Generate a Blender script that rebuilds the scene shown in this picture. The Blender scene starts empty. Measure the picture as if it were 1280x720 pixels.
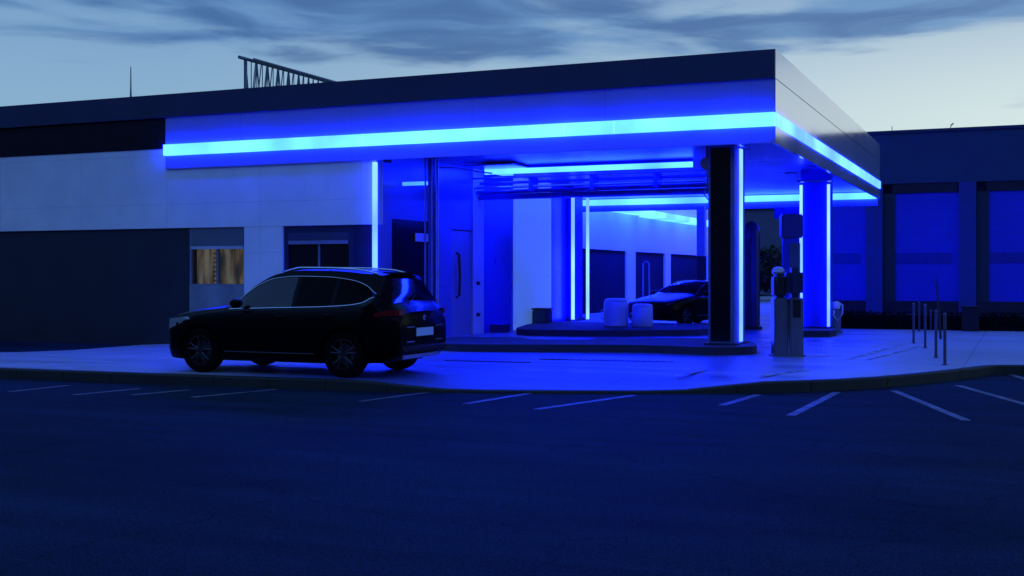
import bpy, bmesh, math, random
from mathutils import Vector, Matrix
random.seed(7)
PI = math.pi
sc = bpy.context.scene
COL = sc.collection

# ------------------------------------------------------------------ camera model
YAW = math.radians(23.2); F = 1489.0; HOR = 344.0; CAMZ = 1.5
CS, SN = math.cos(YAW), math.sin(YAW)
def gp(px, py, z=0.0):
    """ground point seen at photo pixel, at height z"""
    D = (CAMZ - z) * F / (py - HOR)
    return dp(px, D)
def dp(px, D):
    lat = (px - 640) / F * D
    return (-D * SN + lat * CS, D * CS + lat * SN)
def wx(px, Y):
    r = (px - 640) / F
    return Y * (-SN + r * CS) / (CS + r * SN)
def wy(px, X):
    r = (px - 640) / F
    return X * (CS + r * SN) / (-SN + r * CS)
def dep(X, Y): return -X * SN + Y * CS
def hz(py, X, Y): return CAMZ + (HOR - py) * dep(X, Y) / F

# ------------------------------------------------------------------ materials
def mat(name): 
    m = bpy.data.materials.new(name); m.use_nodes = True
    nt = m.node_tree; b = nt.nodes['Principled BSDF']
    return m, nt, b
def simple(name, col, rough=.5, metal=0.0, var=.12, scale=3.0, bump=0.0, bscale=40, spec=None, coat=0, stretch=(1,1,1), rvar=.1):
    m, nt, b = mat(name)
    N, L = nt.nodes, nt.links
    tc = N.new('ShaderNodeTexCoord'); mp = N.new('ShaderNodeMapping'); mp.inputs['Scale'].default_value = stretch
    L.new(tc.outputs['Object'], mp.inputs['Vector'])
    n = N.new('ShaderNodeTexNoise'); n.inputs['Scale'].default_value = scale; n.inputs['Detail'].default_value = 6
    L.new(mp.outputs[0], n.inputs['Vector'])
    mx = N.new('ShaderNodeMix'); mx.data_type = 'RGBA'
    a = [max(0, c * (1 - var)) for c in col]; c2 = [min(1, c * (1 + var)) for c in col]
    mr = N.new('ShaderNodeMapRange'); mr.inputs[1].default_value = .3; mr.inputs[2].default_value = .7
    L.new(n.outputs['Fac'], mr.inputs[0]); L.new(mr.outputs[0], mx.inputs[0])
    mx.inputs[6].default_value = (*a, 1); mx.inputs[7].default_value = (*c2, 1)
    L.new(mx.outputs[2], b.inputs['Base Color'])
    r = N.new('ShaderNodeMapRange'); r.inputs[1].default_value = .3; r.inputs[2].default_value = .7
    r.inputs[3].default_value = max(0.02, rough - rvar * rough); r.inputs[4].default_value = min(1, rough + rvar * rough)
    L.new(n.outputs['Fac'], r.inputs[0]); L.new(r.outputs[0], b.inputs['Roughness'])
    b.inputs['Metallic'].default_value = metal
    if spec is not None: b.inputs['Specular IOR Level'].default_value = spec
    if coat: b.inputs['Coat Weight'].default_value = coat; b.inputs['Coat Roughness'].default_value = .03
    if bump:
        n2 = N.new('ShaderNodeTexNoise'); n2.inputs['Scale'].default_value = bscale; n2.inputs['Detail'].default_value = 4
        L.new(mp.outputs[0], n2.inputs['Vector'])
        bp = N.new('ShaderNodeBump'); bp.inputs['Strength'].default_value = bump; bp.inputs['Distance'].default_value = .02
        L.new(n2.outputs['Fac'], bp.inputs['Height']); L.new(bp.outputs[0], b.inputs['Normal'])
    return m
def emit(name, col, s):
    m, nt, b = mat(name)
    b.inputs['Base Color'].default_value = (.6, .6, .6, 1)
    b.inputs['Emission Color'].default_value = (*col, 1)
    N, L = nt.nodes, nt.links      # tubes of slightly uneven output
    tc = N.new('ShaderNodeTexCoord'); n = N.new('ShaderNodeTexNoise'); n.inputs['Scale'].default_value = .55; n.inputs['Detail'].default_value = 3
    L.new(tc.outputs['Object'], n.inputs[0]); r = N.new('ShaderNodeMapRange'); r.inputs[1].default_value = .35; r.inputs[2].default_value = .65
    r.inputs[3].default_value = s * .62; r.inputs[4].default_value = s * 1.25; L.new(n.outputs['Fac'], r.inputs[0]); L.new(r.outputs[0], b.inputs['Emission Strength'])
    return m
def seamed(name, col, rough, pitch_x, pitch_z, metal=0.0, var=.06, axis='x', dark=.55, width=.012, off=(0, 0)):
    """panels with thin joint lines every pitch_x along an axis and pitch_z upward"""
    m = simple(name, col, rough, metal, var, 1.3)
    nt = m.node_tree; N, L = nt.nodes, nt.links; b = N['Principled BSDF']
    tc = N.new('ShaderNodeTexCoord'); sp = N.new('ShaderNodeSeparateXYZ'); L.new(tc.outputs['Object'], sp.inputs[0])
    def line(sock, pitch, o):
        a = N.new('ShaderNodeMath'); a.operation = 'ADD'; a.inputs[1].default_value = o + 1000 * pitch; L.new(sock, a.inputs[0])
        f = N.new('ShaderNodeMath'); f.operation = 'MODULO'; f.inputs[1].default_value = pitch; L.new(a.outputs[0], f.inputs[0])
        l = N.new('ShaderNodeMath'); l.operation = 'LESS_THAN'; l.inputs[1].default_value = width; L.new(f.outputs[0], l.inputs[0])
        return l.outputs[0]
    s1 = line(sp.outputs[0 if axis == 'x' else 1], pitch_x, off[0]); s2 = line(sp.outputs[2], pitch_z, off[1])
    mm = N.new('ShaderNodeMath'); mm.operation = 'MAXIMUM'; L.new(s1, mm.inputs[0]); L.new(s2, mm.inputs[1])
    src = b.inputs['Base Color'].links[0].from_socket
    mx = N.new('ShaderNodeMix'); mx.data_type = 'RGBA'; mx.blend_type = 'MULTIPLY'
    mx.inputs[7].default_value = (dark, dark, dark, 1)
    L.new(mm.outputs[0], mx.inputs[0]); L.new(src, mx.inputs[6]); L.new(mx.outputs[2], b.inputs['Base Color'])
    return m
def glass(name, tint, rough=.03, ior=1.5):
    """thin sheet glass: tinted see-through with a fresnel reflection"""
    m = bpy.data.materials.new(name); m.use_nodes = True; nt = m.node_tree; nt.nodes.clear(); N, L = nt.nodes, nt.links
    o = N.new('ShaderNodeOutputMaterial'); t = N.new('ShaderNodeBsdfTransparent'); t.inputs[0].default_value = (*tint, 1)
    g = N.new('ShaderNodeBsdfGlossy'); g.inputs['Roughness'].default_value = rough
    fr = N.new('ShaderNodeFresnel'); fr.inputs[0].default_value = ior
    mx = N.new('ShaderNodeMixShader'); L.new(fr.outputs[0], mx.inputs[0]); L.new(t.outputs[0], mx.inputs[1]); L.new(g.outputs[0], mx.inputs[2])
    L.new(mx.outputs[0], o.inputs[0]); return m

LEDC = (.0026, .0125, 1.0)
M = {}
M['led'] = emit('led_blue', LEDC, 76)
M['led_post'] = emit('led_blue_post', (.009, .022, 1.0), 34)
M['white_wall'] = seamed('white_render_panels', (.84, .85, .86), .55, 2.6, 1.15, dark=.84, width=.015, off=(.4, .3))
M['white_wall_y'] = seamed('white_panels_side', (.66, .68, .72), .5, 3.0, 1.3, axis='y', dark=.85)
M['dark_wall'] = seamed('charcoal_cladding', (.014, .022, .04), .5, .62, 9, dark=.6, width=.01)
M['dark_wall_y'] = seamed('charcoal_cladding_side', (.010, .014, .05), .9, 1.2, 9, axis='y', dark=.6, width=.01)
M['parapet'] = seamed('navy_flashing', (.018, .030, .085), .42, 3.0, 9, dark=.5)
M['black_band'] = simple('black_glass_band', (.003, .004, .012), .35, spec=.3)
M['fascia'] = seamed('front_fascia_panels', (.25, .26, .50), .4, 2.9, 9, dark=.7, width=.012, off=(.6, 0))
M['side_fascia'] = simple('polished_aluminium_fascia', (.72, .74, .80), .14, .62, .05, .6, rvar=.25)
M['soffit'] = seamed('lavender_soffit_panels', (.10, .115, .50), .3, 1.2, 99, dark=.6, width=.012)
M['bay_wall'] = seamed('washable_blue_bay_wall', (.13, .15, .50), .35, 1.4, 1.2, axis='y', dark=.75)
M['bright_wall'] = simple('white_enamel_panel_glow', (.88, .9, .92), .3, var=.03)
_b = M['bright_wall'].node_tree.nodes['Principled BSDF']; _b.inputs['Emission Color'].default_value = (.2, .55, 1, 1); _b.inputs['Emission Strength'].default_value = .20  # faint blue glow added so the wall panel looks brightly lit; no lamp here
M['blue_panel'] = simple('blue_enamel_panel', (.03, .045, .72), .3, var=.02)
M['rail'] = simple('blue_painted_rail', (.06, .07, .42), .35, .2)
M['dark_frame'] = simple('dark_blue_metal', (.025, .035, .11), .35, .3)
M['dark_wall_y'].node_tree.nodes['Principled BSDF'].inputs['Specular IOR Level'].default_value = .04
M['black_gloss'] = simple('black_gloss_panel', (.004, .004, .010), .12, spec=.35)
M['blue_frame'] = simple('brushed_pillar_frame', (.10, .13, .42), .45, .2)
M['glass_dark'] = simple('dark_window_glass', (.006, .008, .015), .06, var=.2)
M['frame_grey'] = simple('grey_window_frame', (.22, .24, .28), .4)
M['grey_panel'] = simple('grey_window_panel', (.25, .29, .30), .5, var=.25, scale=2)
M['blind'] = seamed('roller_blind_box', (.13, .16, .20), .5, 9, .06, dark=.8)
M['steel'] = simple('brushed_steel', (.22, .22, .30), .32, .85, .15, 6, stretch=(1, 1, .1))
M['pipe'] = simple('galvanised_pipe', (.35, .36, .5), .3, .8, .15, 5)
M['door'] = simple('pale_grey_door', (.24, .25, .40), .4, var=.06)
M['black_metal'] = simple('black_metal', (.008, .008, .012), .4)
M['white_plastic'] = simple('white_plastic', (.75, .77, .8), .35, var=.05)
M['barrel'] = simple('pale_barrel_plastic', (.62, .64, .75), .4, var=.06)
M['rubber'] = simple('tyre_rubber', (.003, .003, .0035), .85, var=.3, scale=9, spec=.08)
M['paint'] = simple('black_car_paint', (.0012, .0014, .0035), .3, var=.05, coat=.1, spec=.05)
M['trim'] = simple('black_plastic_trim', (.006, .006, .008), .6, spec=.2)
M['chrome'] = simple('chrome_trim', (.62, .64, .68), .15, 1.0, .05)
M['satin'] = simple('satin_roof_rail', (.55, .57, .62), .25, 1.0, .05)
M['rim'] = simple('dark_alloy', (.045, .045, .055), .4, .8, .2)
M['seat'] = simple('dark_seat_fabric', (.01, .01, .013), .8)
M['car_glass'] = glass('tinted_car_glass', (.66, .74, .74), ior=1.28)
M['car_glass_dark'] = glass('privacy_glass', (.05, .055, .07), ior=1.16)
M['car_glass_front'] = glass('front_door_glass', (.8, .85, .85), ior=1.62)
M['car_glass_rear'] = glass('rear_glass', (.08, .085, .1), ior=1.45)
M['tail'] = simple('red_tail_lamp', (.20, .005, .008), .18, coat=.5)
M['tail_on'] = emit('tail_lamp_glow', (1, .02, .03), .22)
M['head'] = simple('headlamp_lens', (.35, .38, .42), .1, .4)
M['plate'] = simple('number_plate', (.50, .66, .72), .4, var=.03)
M['foliage'] = simple('dark_leaves', (.018, .028, .02), .7, var=.6, scale=2)
M['trunk'] = simple('bark', (.05, .04, .035), .9)
M['hedge'] = simple('hedge_leaves', (.006, .009, .010), .9, var=.6, scale=6, spec=.1)
M['hall_wall'] = seamed('navy_hall_wall', (.014, .042, .105), .55, 3.4, 99, dark=.8)
M['hall_pil'] = simple('slate_pilaster', (.015, .03, .22), .55)
M['hall_door'] = seamed('blue_sectional_door', (.010, .020, .58), .5, 99, .31, dark=.8, width=.02)
M['hall_win'] = simple('blue_door_light', (.012, .020, .30), .3)
M['galv'] = simple('truss_steel', (.16, .25, .30), .6, .2)
M['paintline'] = None

def ground_mat(name, base, rough, scale, kind):
    m, nt, b = mat(name); N, L = nt.nodes, nt.links
    tc = N.new('ShaderNodeTexCoord')
    n1 = N.new('ShaderNodeTexNoise'); n1.inputs['Scale'].default_value = .35; n1.inputs['Detail'].default_value = 5; L.new(tc.outputs['Object'], n1.inputs[0])
    n2 = N.new('ShaderNodeTexNoise'); n2.inputs['Scale'].default_value = scale; n2.inputs['Detail'].default_value = 3; n2.inputs['Roughness'].default_value = .7; L.new(tc.outputs['Object'], n2.inputs[0])
    mp = N.new('ShaderNodeMapping'); mp.inputs['Scale'].default_value = (.25, 1.6, 1); mp.inputs['Rotation'].default_value = (0, 0, -YAW * .6)
    L.new(tc.outputs['Object'], mp.inputs[0])
    n3 = N.new('ShaderNodeTexNoise'); n3.inputs['Scale'].default_value = 1.1; n3.inputs['Detail'].default_value = 6; L.new(mp.outputs[0], n3.inputs[0])
    ad = N.new('ShaderNodeMath'); ad.operation = 'MULTIPLY_ADD'; ad.inputs[1].default_value = .6; L.new(n1.outputs['Fac'], ad.inputs[0]); L.new(n3.outputs['Fac'], ad.inputs[2])
    ad2 = N.new('ShaderNodeMath'); ad2.operation = 'MULTIPLY_ADD'; ad2.inputs[1].default_value = .5; L.new(n2.outputs['Fac'], ad2.inputs[0]); L.new(ad.outputs[0], ad2.inputs[2])
    mr = N.new('ShaderNodeMapRange'); mr.inputs[1].default_value = .75; mr.inputs[2].default_value = 1.4; L.new(ad2.outputs[0], mr.inputs[0])
    mx = N.new('ShaderNodeMix'); mx.data_type = 'RGBA'; L.new(mr.outputs[0], mx.inputs[0])
    k = .6 if kind == 'lot' else .3
    mx.inputs[6].default_value = (*[c * (1 - k) for c in base], 1); mx.inputs[7].default_value = (*[c * (1 + k) for c in base], 1)
    colsock = mx.outputs[2]
    if kind == 'pave':   # blue strip-light spill tinted into the paving colour, with noise-softened edges; expansion joints in the slabs
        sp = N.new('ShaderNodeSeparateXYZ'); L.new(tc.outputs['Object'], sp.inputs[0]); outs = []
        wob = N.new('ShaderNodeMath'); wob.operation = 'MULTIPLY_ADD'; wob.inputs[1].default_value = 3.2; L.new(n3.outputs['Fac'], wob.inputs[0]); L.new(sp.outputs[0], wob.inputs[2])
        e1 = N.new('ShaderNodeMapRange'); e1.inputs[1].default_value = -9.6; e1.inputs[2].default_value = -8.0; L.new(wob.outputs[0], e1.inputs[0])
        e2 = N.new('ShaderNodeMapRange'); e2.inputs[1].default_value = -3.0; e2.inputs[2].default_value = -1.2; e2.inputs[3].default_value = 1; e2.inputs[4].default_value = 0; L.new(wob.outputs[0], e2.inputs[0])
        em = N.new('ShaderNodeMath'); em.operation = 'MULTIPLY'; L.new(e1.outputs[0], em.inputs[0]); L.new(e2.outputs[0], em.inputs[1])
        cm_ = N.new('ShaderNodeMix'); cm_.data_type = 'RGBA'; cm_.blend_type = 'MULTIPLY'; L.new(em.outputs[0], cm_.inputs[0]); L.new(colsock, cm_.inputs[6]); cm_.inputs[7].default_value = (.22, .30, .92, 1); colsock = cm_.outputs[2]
        for ax, pitch in ((0, 4.6), (1, 3.1)):
            a = N.new('ShaderNodeMath'); a.operation = 'ADD'; a.inputs[1].default_value = 460 * pitch + .9; L.new(sp.outputs[ax], a.inputs[0])
            f = N.new('ShaderNodeMath'); f.operation = 'MODULO'; f.inputs[1].default_value = pitch; L.new(a.outputs[0], f.inputs[0])
            l = N.new('ShaderNodeMath'); l.operation = 'LESS_THAN'; l.inputs[1].default_value = .022; L.new(f.outputs[0], l.inputs[0]); outs.append(l.outputs[0])
        mm = N.new('ShaderNodeMath'); mm.operation = 'MAXIMUM'; L.new(outs[0], mm.inputs[0]); L.new(outs[1], mm.inputs[1])
        m2 = N.new('ShaderNodeMix'); m2.data_type = 'RGBA'; m2.blend_type = 'MULTIPLY'; m2.inputs[7].default_value = (.45, .45, .45, 1)
        L.new(mm.outputs[0], m2.inputs[0]); L.new(colsock, m2.inputs[6]); colsock = m2.outputs[2]
    if kind == 'lot':    # aggregate speckle and fine meandering cracks
        sg = N.new('ShaderNodeTexNoise'); sg.inputs['Scale'].default_value = 75; sg.inputs['Detail'].default_value = 2; L.new(tc.outputs['Object'], sg.inputs[0])
        sr = N.new('ShaderNodeMapRange'); sr.inputs[1].default_value = .35; sr.inputs[2].default_value = .68; sr.inputs[3].default_value = .55; sr.inputs[4].default_value = 1.9; L.new(sg.outputs['Fac'], sr.inputs[0])
        wv = N.new('ShaderNodeTexNoise'); wv.inputs['Scale'].default_value = 1.3; wv.inputs['Detail'].default_value = 5; L.new(tc.outputs['Object'], wv.inputs[0])
        va = N.new('ShaderNodeVectorMath'); va.operation = 'MULTIPLY_ADD'; va.inputs[1].default_value = (1.2, 1.2, 0); L.new(wv.outputs['Color'], va.inputs[0]); L.new(tc.outputs['Object'], va.inputs[2])
        vo = N.new('ShaderNodeTexVoronoi'); vo.feature = 'DISTANCE_TO_EDGE'; vo.inputs['Scale'].default_value = .33; L.new(va.outputs[0], vo.inputs['Vector'])
        cr_ = N.new('ShaderNodeMapRange'); cr_.inputs[1].default_value = .0; cr_.inputs[2].default_value = .010; cr_.inputs[3].default_value = .72; cr_.inputs[4].default_value = 1; L.new(vo.outputs['Distance'], cr_.inputs[0])
        ml = N.new('ShaderNodeMath'); ml.operation = 'MULTIPLY'; L.new(sr.outputs[0], ml.inputs[0]); L.new(cr_.outputs[0], ml.inputs[1])
        vm = N.new('ShaderNodeVectorMath'); vm.operation = 'SCALE'; L.new(colsock, vm.inputs[0]); L.new(ml.outputs[0], vm.inputs['Scale']); colsock = vm.outputs[0]
    L.new(colsock, b.inputs['Base Color'])
    r = N.new('ShaderNodeMapRange'); r.inputs[1].default_value = .35; r.inputs[2].default_value = .65
    r.inputs[3].default_value = rough[0]; r.inputs[4].default_value = rough[1]
    L.new(n3.outputs['Fac'], r.inputs[0]); L.new(r.outputs[0], b.inputs['Roughness'])
    bp = N.new('ShaderNodeBump'); bp.inputs['Strength'].default_value = .5 if kind == 'lot' else .2; bp.inputs['Distance'].default_value = .006
    L.new(n2.outputs['Fac'], bp.inputs['Height']); L.new(bp.outputs[0], b.inputs['Normal'])
    b.inputs['Specular IOR Level'].default_value = .35 if kind == 'pave' else .03
    return m
M['lot'] = ground_mat('asphalt', (.0080, .019, .041), (.82, .9), 38, 'lot')
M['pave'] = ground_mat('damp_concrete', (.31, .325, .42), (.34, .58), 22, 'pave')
M['kerb'] = seamed('dark_kerb_stone', (.020, .024, .022), .75, .92, 99, var=.35, dark=.25, width=.025)
M['island'] = simple('dark_island_paving', (.022, .022, .06), .8, var=.25, scale=2, bump=.2)
def worn(name, col):
    m, nt, b = mat(name); N, L = nt.nodes, nt.links
    tc = N.new('ShaderNodeTexCoord'); n = N.new('ShaderNodeTexNoise'); n.inputs['Scale'].default_value = 5; n.inputs['Detail'].default_value = 8; n.inputs['Roughness'].default_value = .75
    L.new(tc.outputs['Object'], n.inputs[0])
    r = N.new('ShaderNodeMapRange'); r.inputs[1].default_value = .45; r.inputs[2].default_value = .66; r.inputs[3].default_value = 0; r.inputs[4].default_value = 1
    L.new(n.outputs['Fac'], r.inputs[0])
    mx = N.new('ShaderNodeMix'); mx.data_type = 'RGBA'; mx.inputs[6].default_value = (.04, .045, .06, 1); mx.inputs[7].default_value = (*col, 1)
    L.new(r.outputs[0], mx.inputs[0]); L.new(mx.outputs[2], b.inputs['Base Color']); b.inputs['Roughness'].default_value = .6
    return m
M['line'] = worn('worn_white_road_paint', (.14, .18, .28))
M['line_p'] = worn('worn_pavement_paint', (.85, .86, .9))

# ------------------------------------------------------------------ mesh helpers
class MB:
    def __init__(s): s.bm = bmesh.new()
    def box(s, x0, x1, y0, y1, z0, z1, rot=0, pivot=None):
        x0, x1 = sorted((x0, x1)); y0, y1 = sorted((y0, y1)); z0, z1 = sorted((z0, z1))
        g = bmesh.ops.create_cube(s.bm, size=1)['verts']
        bmesh.ops.scale(s.bm, vec=(x1 - x0, y1 - y0, z1 - z0), verts=g)
        bmesh.ops.translate(s.bm, vec=((x0 + x1) / 2, (y0 + y1) / 2, (z0 + z1) / 2), verts=g)
        if rot: bmesh.ops.rotate(s.bm, cent=pivot or ((x0 + x1) / 2, (y0 + y1) / 2, 0), matrix=Matrix.Rotation(rot, 3, 'Z'), verts=g)
        return s
    def tube(s, a, b, r0, r1=None, n=12):
        a, b = Vector(a), Vector(b); r1 = r0 if r1 is None else r1
        d = b - a; q = d.to_track_quat('Z', 'Y')
        rings = []
        for p, r in ((a, r0), (b, r1)):
            rings.append([s.bm.verts.new(p + q @ Vector((r * math.cos(2 * PI * i / n), r * math.sin(2 * PI * i / n), 0))) for i in range(n)])
        for i in range(n): s.bm.faces.new((rings[0][i], rings[0][(i + 1) % n], rings[1][(i + 1) % n], rings[1][i]))
        s.bm.faces.new(rings[0][::-1]); s.bm.faces.new(rings[1]); return s
    def path(s, pts, r, n=8):
        pts = [Vector(p) for p in pts]; rings = []
        for i, p in enumerate(pts):
            t = (pts[min(i + 1, len(pts) - 1)] - pts[max(i - 1, 0)]).normalized()
            up = Vector((0, 0, 1)) if abs(t.z) < .95 else Vector((1, 0, 0))
            u = t.cross(up).normalized(); v = u.cross(t)
            rr = r[i] if isinstance(r, (list, tuple)) else r
            rings.append([s.bm.verts.new(p + (u * math.cos(2 * PI * k / n) + v * math.sin(2 * PI * k / n)) * rr) for k in range(n)])
        for A, B in zip(rings, rings[1:]):
            for k in range(n): s.bm.faces.new((A[k], A[(k + 1) % n], B[(k + 1) % n], B[k]))
        s.bm.faces.new(rings[0][::-1]); s.bm.faces.new(rings[-1]); return s
    def lathe(s, prof, c=(0, 0, 0), n=32, axis='z', closed=False):
        rings = []
        for r, h in prof:
            ring = []
            for k in range(n):
                a = 2 * PI * k / n
                if axis == 'z': p = (r * math.cos(a), r * math.sin(a), h)
                else: p = (r * math.cos(a), h, r * math.sin(a))
                ring.append(s.bm.verts.new(Vector(c) + Vector(p)))
            rings.append(ring)
        pr = list(zip(rings, rings[1:])) + ([(rings[-1], rings[0])] if closed else [])
        for A, B in pr:
            for k in range(n): s.bm.faces.new((A[k], A[(k + 1) % n], B[(k + 1) % n], B[k]))
        if not closed:
            s.bm.faces.new(rings[0][::-1]); s.bm.faces.new(rings[-1])
        return s
    def prism(s, pts, z0, z1):
        lo = [s.bm.verts.new((x, y, z0)) for x, y in pts]; hi = [s.bm.verts.new((x, y, z1)) for x, y in pts]
        n = len(pts)
        for i in range(n): s.bm.faces.new((lo[i], lo[(i + 1) % n], hi[(i + 1) % n], hi[i]))
        s.bm.faces.new(lo[::-1]); s.bm.faces.new(hi); return s
    def quad(s, pts):
        s.bm.faces.new([s.bm.verts.new(p) for p in pts]); return s
    def bevel(s, w, seg=2):
        ed = [e for e in s.bm.edges if len(e.link_faces) == 2 and e.calc_face_angle(0) > .6]
        bmesh.ops.bevel(s.bm, geom=ed, offset=w, segments=seg, affect='EDGES', clamp_overlap=True); return s
    def build(s, name, m, parent=None, smooth=False, label=None):
        bmesh.ops.recalc_face_normals(s.bm, faces=s.bm.faces)
        me = bpy.data.meshes.new(name); s.bm.to_mesh(me); s.bm.free()
        me.materials.append(m)
        o = bpy.data.objects.new(name, me); COL.objects.link(o)
        if parent:
            o.parent = parent
            r = parent
            off = Vector((0, 0, 0))
            while r: off += Vector(r.location); r = r.parent
            if parent.get('_abs', 1): me.transform(Matrix.Translation(-off))
        if smooth:
            for p in me.polygons: p.use_smooth = True
            try: me.set_sharp_from_angle(angle=math.radians(38))
            except Exception: pass
        if label: o['label'] = label
        return o
def root(name, loc=(0, 0, 0), rz=0):
    o = bpy.data.objects.new(name, None); COL.objects.link(o); o.location = loc; o.rotation_euler.z = rz; o.empty_display_size = .2
    return o
def tag(o, label=None, cat=None, group=None, kind=None):
    for k, v in (('label', label), ('category', cat), ('group', group), ('kind', kind)):
        if v: o[k] = v
    return o
def struct(mb, name, m, smooth=False): return tag(mb.build(name, m, None, smooth), kind='structure')
def lb(b, x0, x1, y0, y1, z0, z1): return MB().box(x0, x1, y0, y1, z0, z1)
def local(o):   # parts of this thing are written in its own coordinates
    o['_abs'] = 0; return o
def copy_tree(o, parent=None):
    c = o.copy(); COL.objects.link(c)
    if parent: c.parent = parent
    for ch in list(o.children): copy_tree(ch, c)
    return c

# ------------------------------------------------------------------ ground
def sstep(a, b, x):
    t = max(0, min(1, (x - a) / (b - a))); return t * t * (3 - 2 * t)
LOTZ = -.15
struct(MB().quad([(-400, -60, LOTZ), (400, -60, LOTZ), (400, 900, LOTZ), (-400, 900, LOTZ)]), 'asphalt_lot', M['lot'])
KP = [(-60, 14.25), (-40, 14.3), (-22, 14.3), (-15.1, 14.35), (-12.1, 14.5), (-10, 14.6), (-8, 14.9), (-5.93, 15.55), (-3.9, 16.45), (-2.9, 17.1), (-1.93, 18.2), (-1.1, 19.8), (-.75, 20.6), (-.53, 21.15), (-.3, 21.4), (.4, 21.65), (10, 25.8), (60, 47)]
def cr(p0, p1, p2, p3, t):
    return tuple(.5 * (2 * b + (c - a) * t + (2 * a - 5 * b + 4 * c - d) * t * t + (3 * b - a - 3 * c + d) * t ** 3) for a, b, c, d in zip(p0, p1, p2, p3))
curve = []
for i in range(len(KP) - 1):
    seg = math.dist(KP[i], KP[i + 1])
    n = max(2, int(seg / .5)) if 1 < i < len(KP) - 3 else 10
    for k in range(n):
        t = k / n
        if 2 < i < 14: curve.append(cr(KP[i - 1], KP[i], KP[i + 1], KP[i + 2], t))
        else: curve.append(tuple(a + (b - a) * t for a, b in zip(KP[i], KP[i + 1])))
curve.append(KP[-1])
def edge_drop(x): return .115 * sstep(-9.0, -7.2, x) * (1 - sstep(-4.6, -3.2, x))
def gz(x, y, ye=None):
    z = -.2 * sstep(-15.5, -21, x) * sstep(15.5, 20.5, y) if False else -.2 * (1 - sstep(-21, -15.5, x)) * sstep(15.5, 20.5, y)
    if ye is not None: z -= edge_drop(x) * (1 - sstep(0, 2.2, y - ye))
    return z
bm = bmesh.new(); rows = [0, .15, .4, .8, 1.2, 1.7, 2.3, 3, 4, 5, 6, 7, 9, 12, 18, 30, 60, 110]
grid = []
for (x, y) in curve:
    grid.append([bm.verts.new((x, y + r, gz(x, y + r, y))) for r in rows])
for A, B in zip(grid, grid[1:]):
    for k in range(len(rows) - 1): bm.faces.new((A[k], B[k], B[k + 1], A[k + 1]))
mb = MB(); mb.bm.free(); mb.bm = bm
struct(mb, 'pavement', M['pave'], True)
# kerb stones along the pavement edge
mb = MB(); prev = None
for i, (x, y) in enumerate(curve):
    a = curve[max(i - 1, 0)]; b = curve[min(i + 1, len(curve) - 1)]
    tx, ty = b[0] - a[0], b[1] - a[1]; l = math.hypot(tx, ty); nx, ny = ty / l, -tx / l
    zt = gz(x, y, y) + .006
    ring = [mb.bm.verts.new((x + nx * .05, y + ny * .05, LOTZ - .02)), mb.bm.verts.new((x + nx * .05, y + ny * .05, zt - .02)), mb.bm.verts.new((x + nx * .03, y + ny * .03, zt)), mb.bm.verts.new((x - nx * .11, y - ny * .11, zt)), mb.bm.verts.new((x - nx * .11, y - ny * .11, LOTZ - .02))]
    if prev:
        for k in range(4): mb.bm.faces.new((prev[k], ring[k], ring[k + 1], prev[k + 1]))
    prev = ring
struct(mb, 'kerb', M['kerb'])
# painted bay lines on the lot
def line_strip(p, q, z, w, m, name='parking_line', sag=0):
    a, b = Vector((*p, 0)), Vector((*q, 0)); d = (b - a).normalized(); n = Vector((-d.y, d.x, 0)) * w / 2
    mb = MB(); mb.quad([(a.x - n.x, a.y - n.y, z), (b.x - n.x, b.y - n.y, z), (b.x + n.x, b.y + n.y, z), (a.x + n.x, a.y + n.y, z)])
    return struct(mb, name, m)
for p, q in [((12, 490), (85, 482)), ((92, 494), (175, 486)), ((165, 494), (238, 487.5)), ((240, 497), (345, 487)), ((450, 502), (540, 490)), ((582, 505), (662, 492)), ((670, 512), (792, 494.5)), ((902, 507), (948, 493.5)), ((988, 520), (1046, 490.5)), ((1117, 488.5), (1208, 526)), ((1197, 482), (1290, 508)), ((1236, 460), (1330, 489))]:
    line_strip(gp(*p, LOTZ), gp(*q, LOTZ), LOTZ + .005, .11, M['line'])
for p, q, w in [((1058, 450), (1130, 430), .10), ((1085, 450), (1150, 433), .06), ((845, 470), (880, 463.5), .09), ((950, 471), (1012, 462), .09), ((1010, 447), (1052, 444), .05)]:
    a, b = gp(*p), gp(*q)
    line_strip(a, b, .006, w, M['line_p'], 'pavement_marking')

# ------------------------------------------------------------------ main building
FY = 22.44; CX = -4.24; LX = -18.4; WX = -12.8; EY = 40.1; TOP = 5.72; WLX = -48
B = root('car_wash_building', (-12.8, 22.6, 0))
tag(B, 'long low car wash building with blue lit canopy, white upper walls and dark base', 'car wash')
def P(x0, x1, y0, y1, z0, z1, name, m, parent=B, bev=0, label=None):
    mb = MB().box(x0, x1, y0, y1, z0, z1)
    if bev: mb.bevel(bev)
    return mb.build(name, m, parent, label=label)
x235, x305, x353, x437 = wx(235, FY), wx(305, FY), wx(353, FY), wx(437, FY)
# white upper wall, black band, parapet
P(WLX, WX, FY, FY + .3, 2.6, 4.46, 'upper_wall', M['white_wall'])
P(WLX, LX - .003, FY - .02, FY + .3, 4.463, 5.15, 'clerestory_band', M['black_band'])
P(WLX, CX - .004, FY - .10, FY + .3, 5.18, TOP, 'parapet', M['parapet'])
# lower wall
P(WLX, x235, FY + .06, FY + .3, -.35, 2.597, 'lower_wall', M['dark_wall'])
P(x305, x353, FY + .004, FY + .3, -.35, 2.597, 'wall_pier', M['white_wall'])
P(x235 + .003, x305 - .003, FY + .05, FY + .3, -.35, 1.25, 'window_apron', M['grey_panel'])
# body behind facade
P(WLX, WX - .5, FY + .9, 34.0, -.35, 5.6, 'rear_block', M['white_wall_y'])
P(WLX, WX, FY + .3, 34, 4.47, 5.6, 'roof', M['parapet'])
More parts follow.
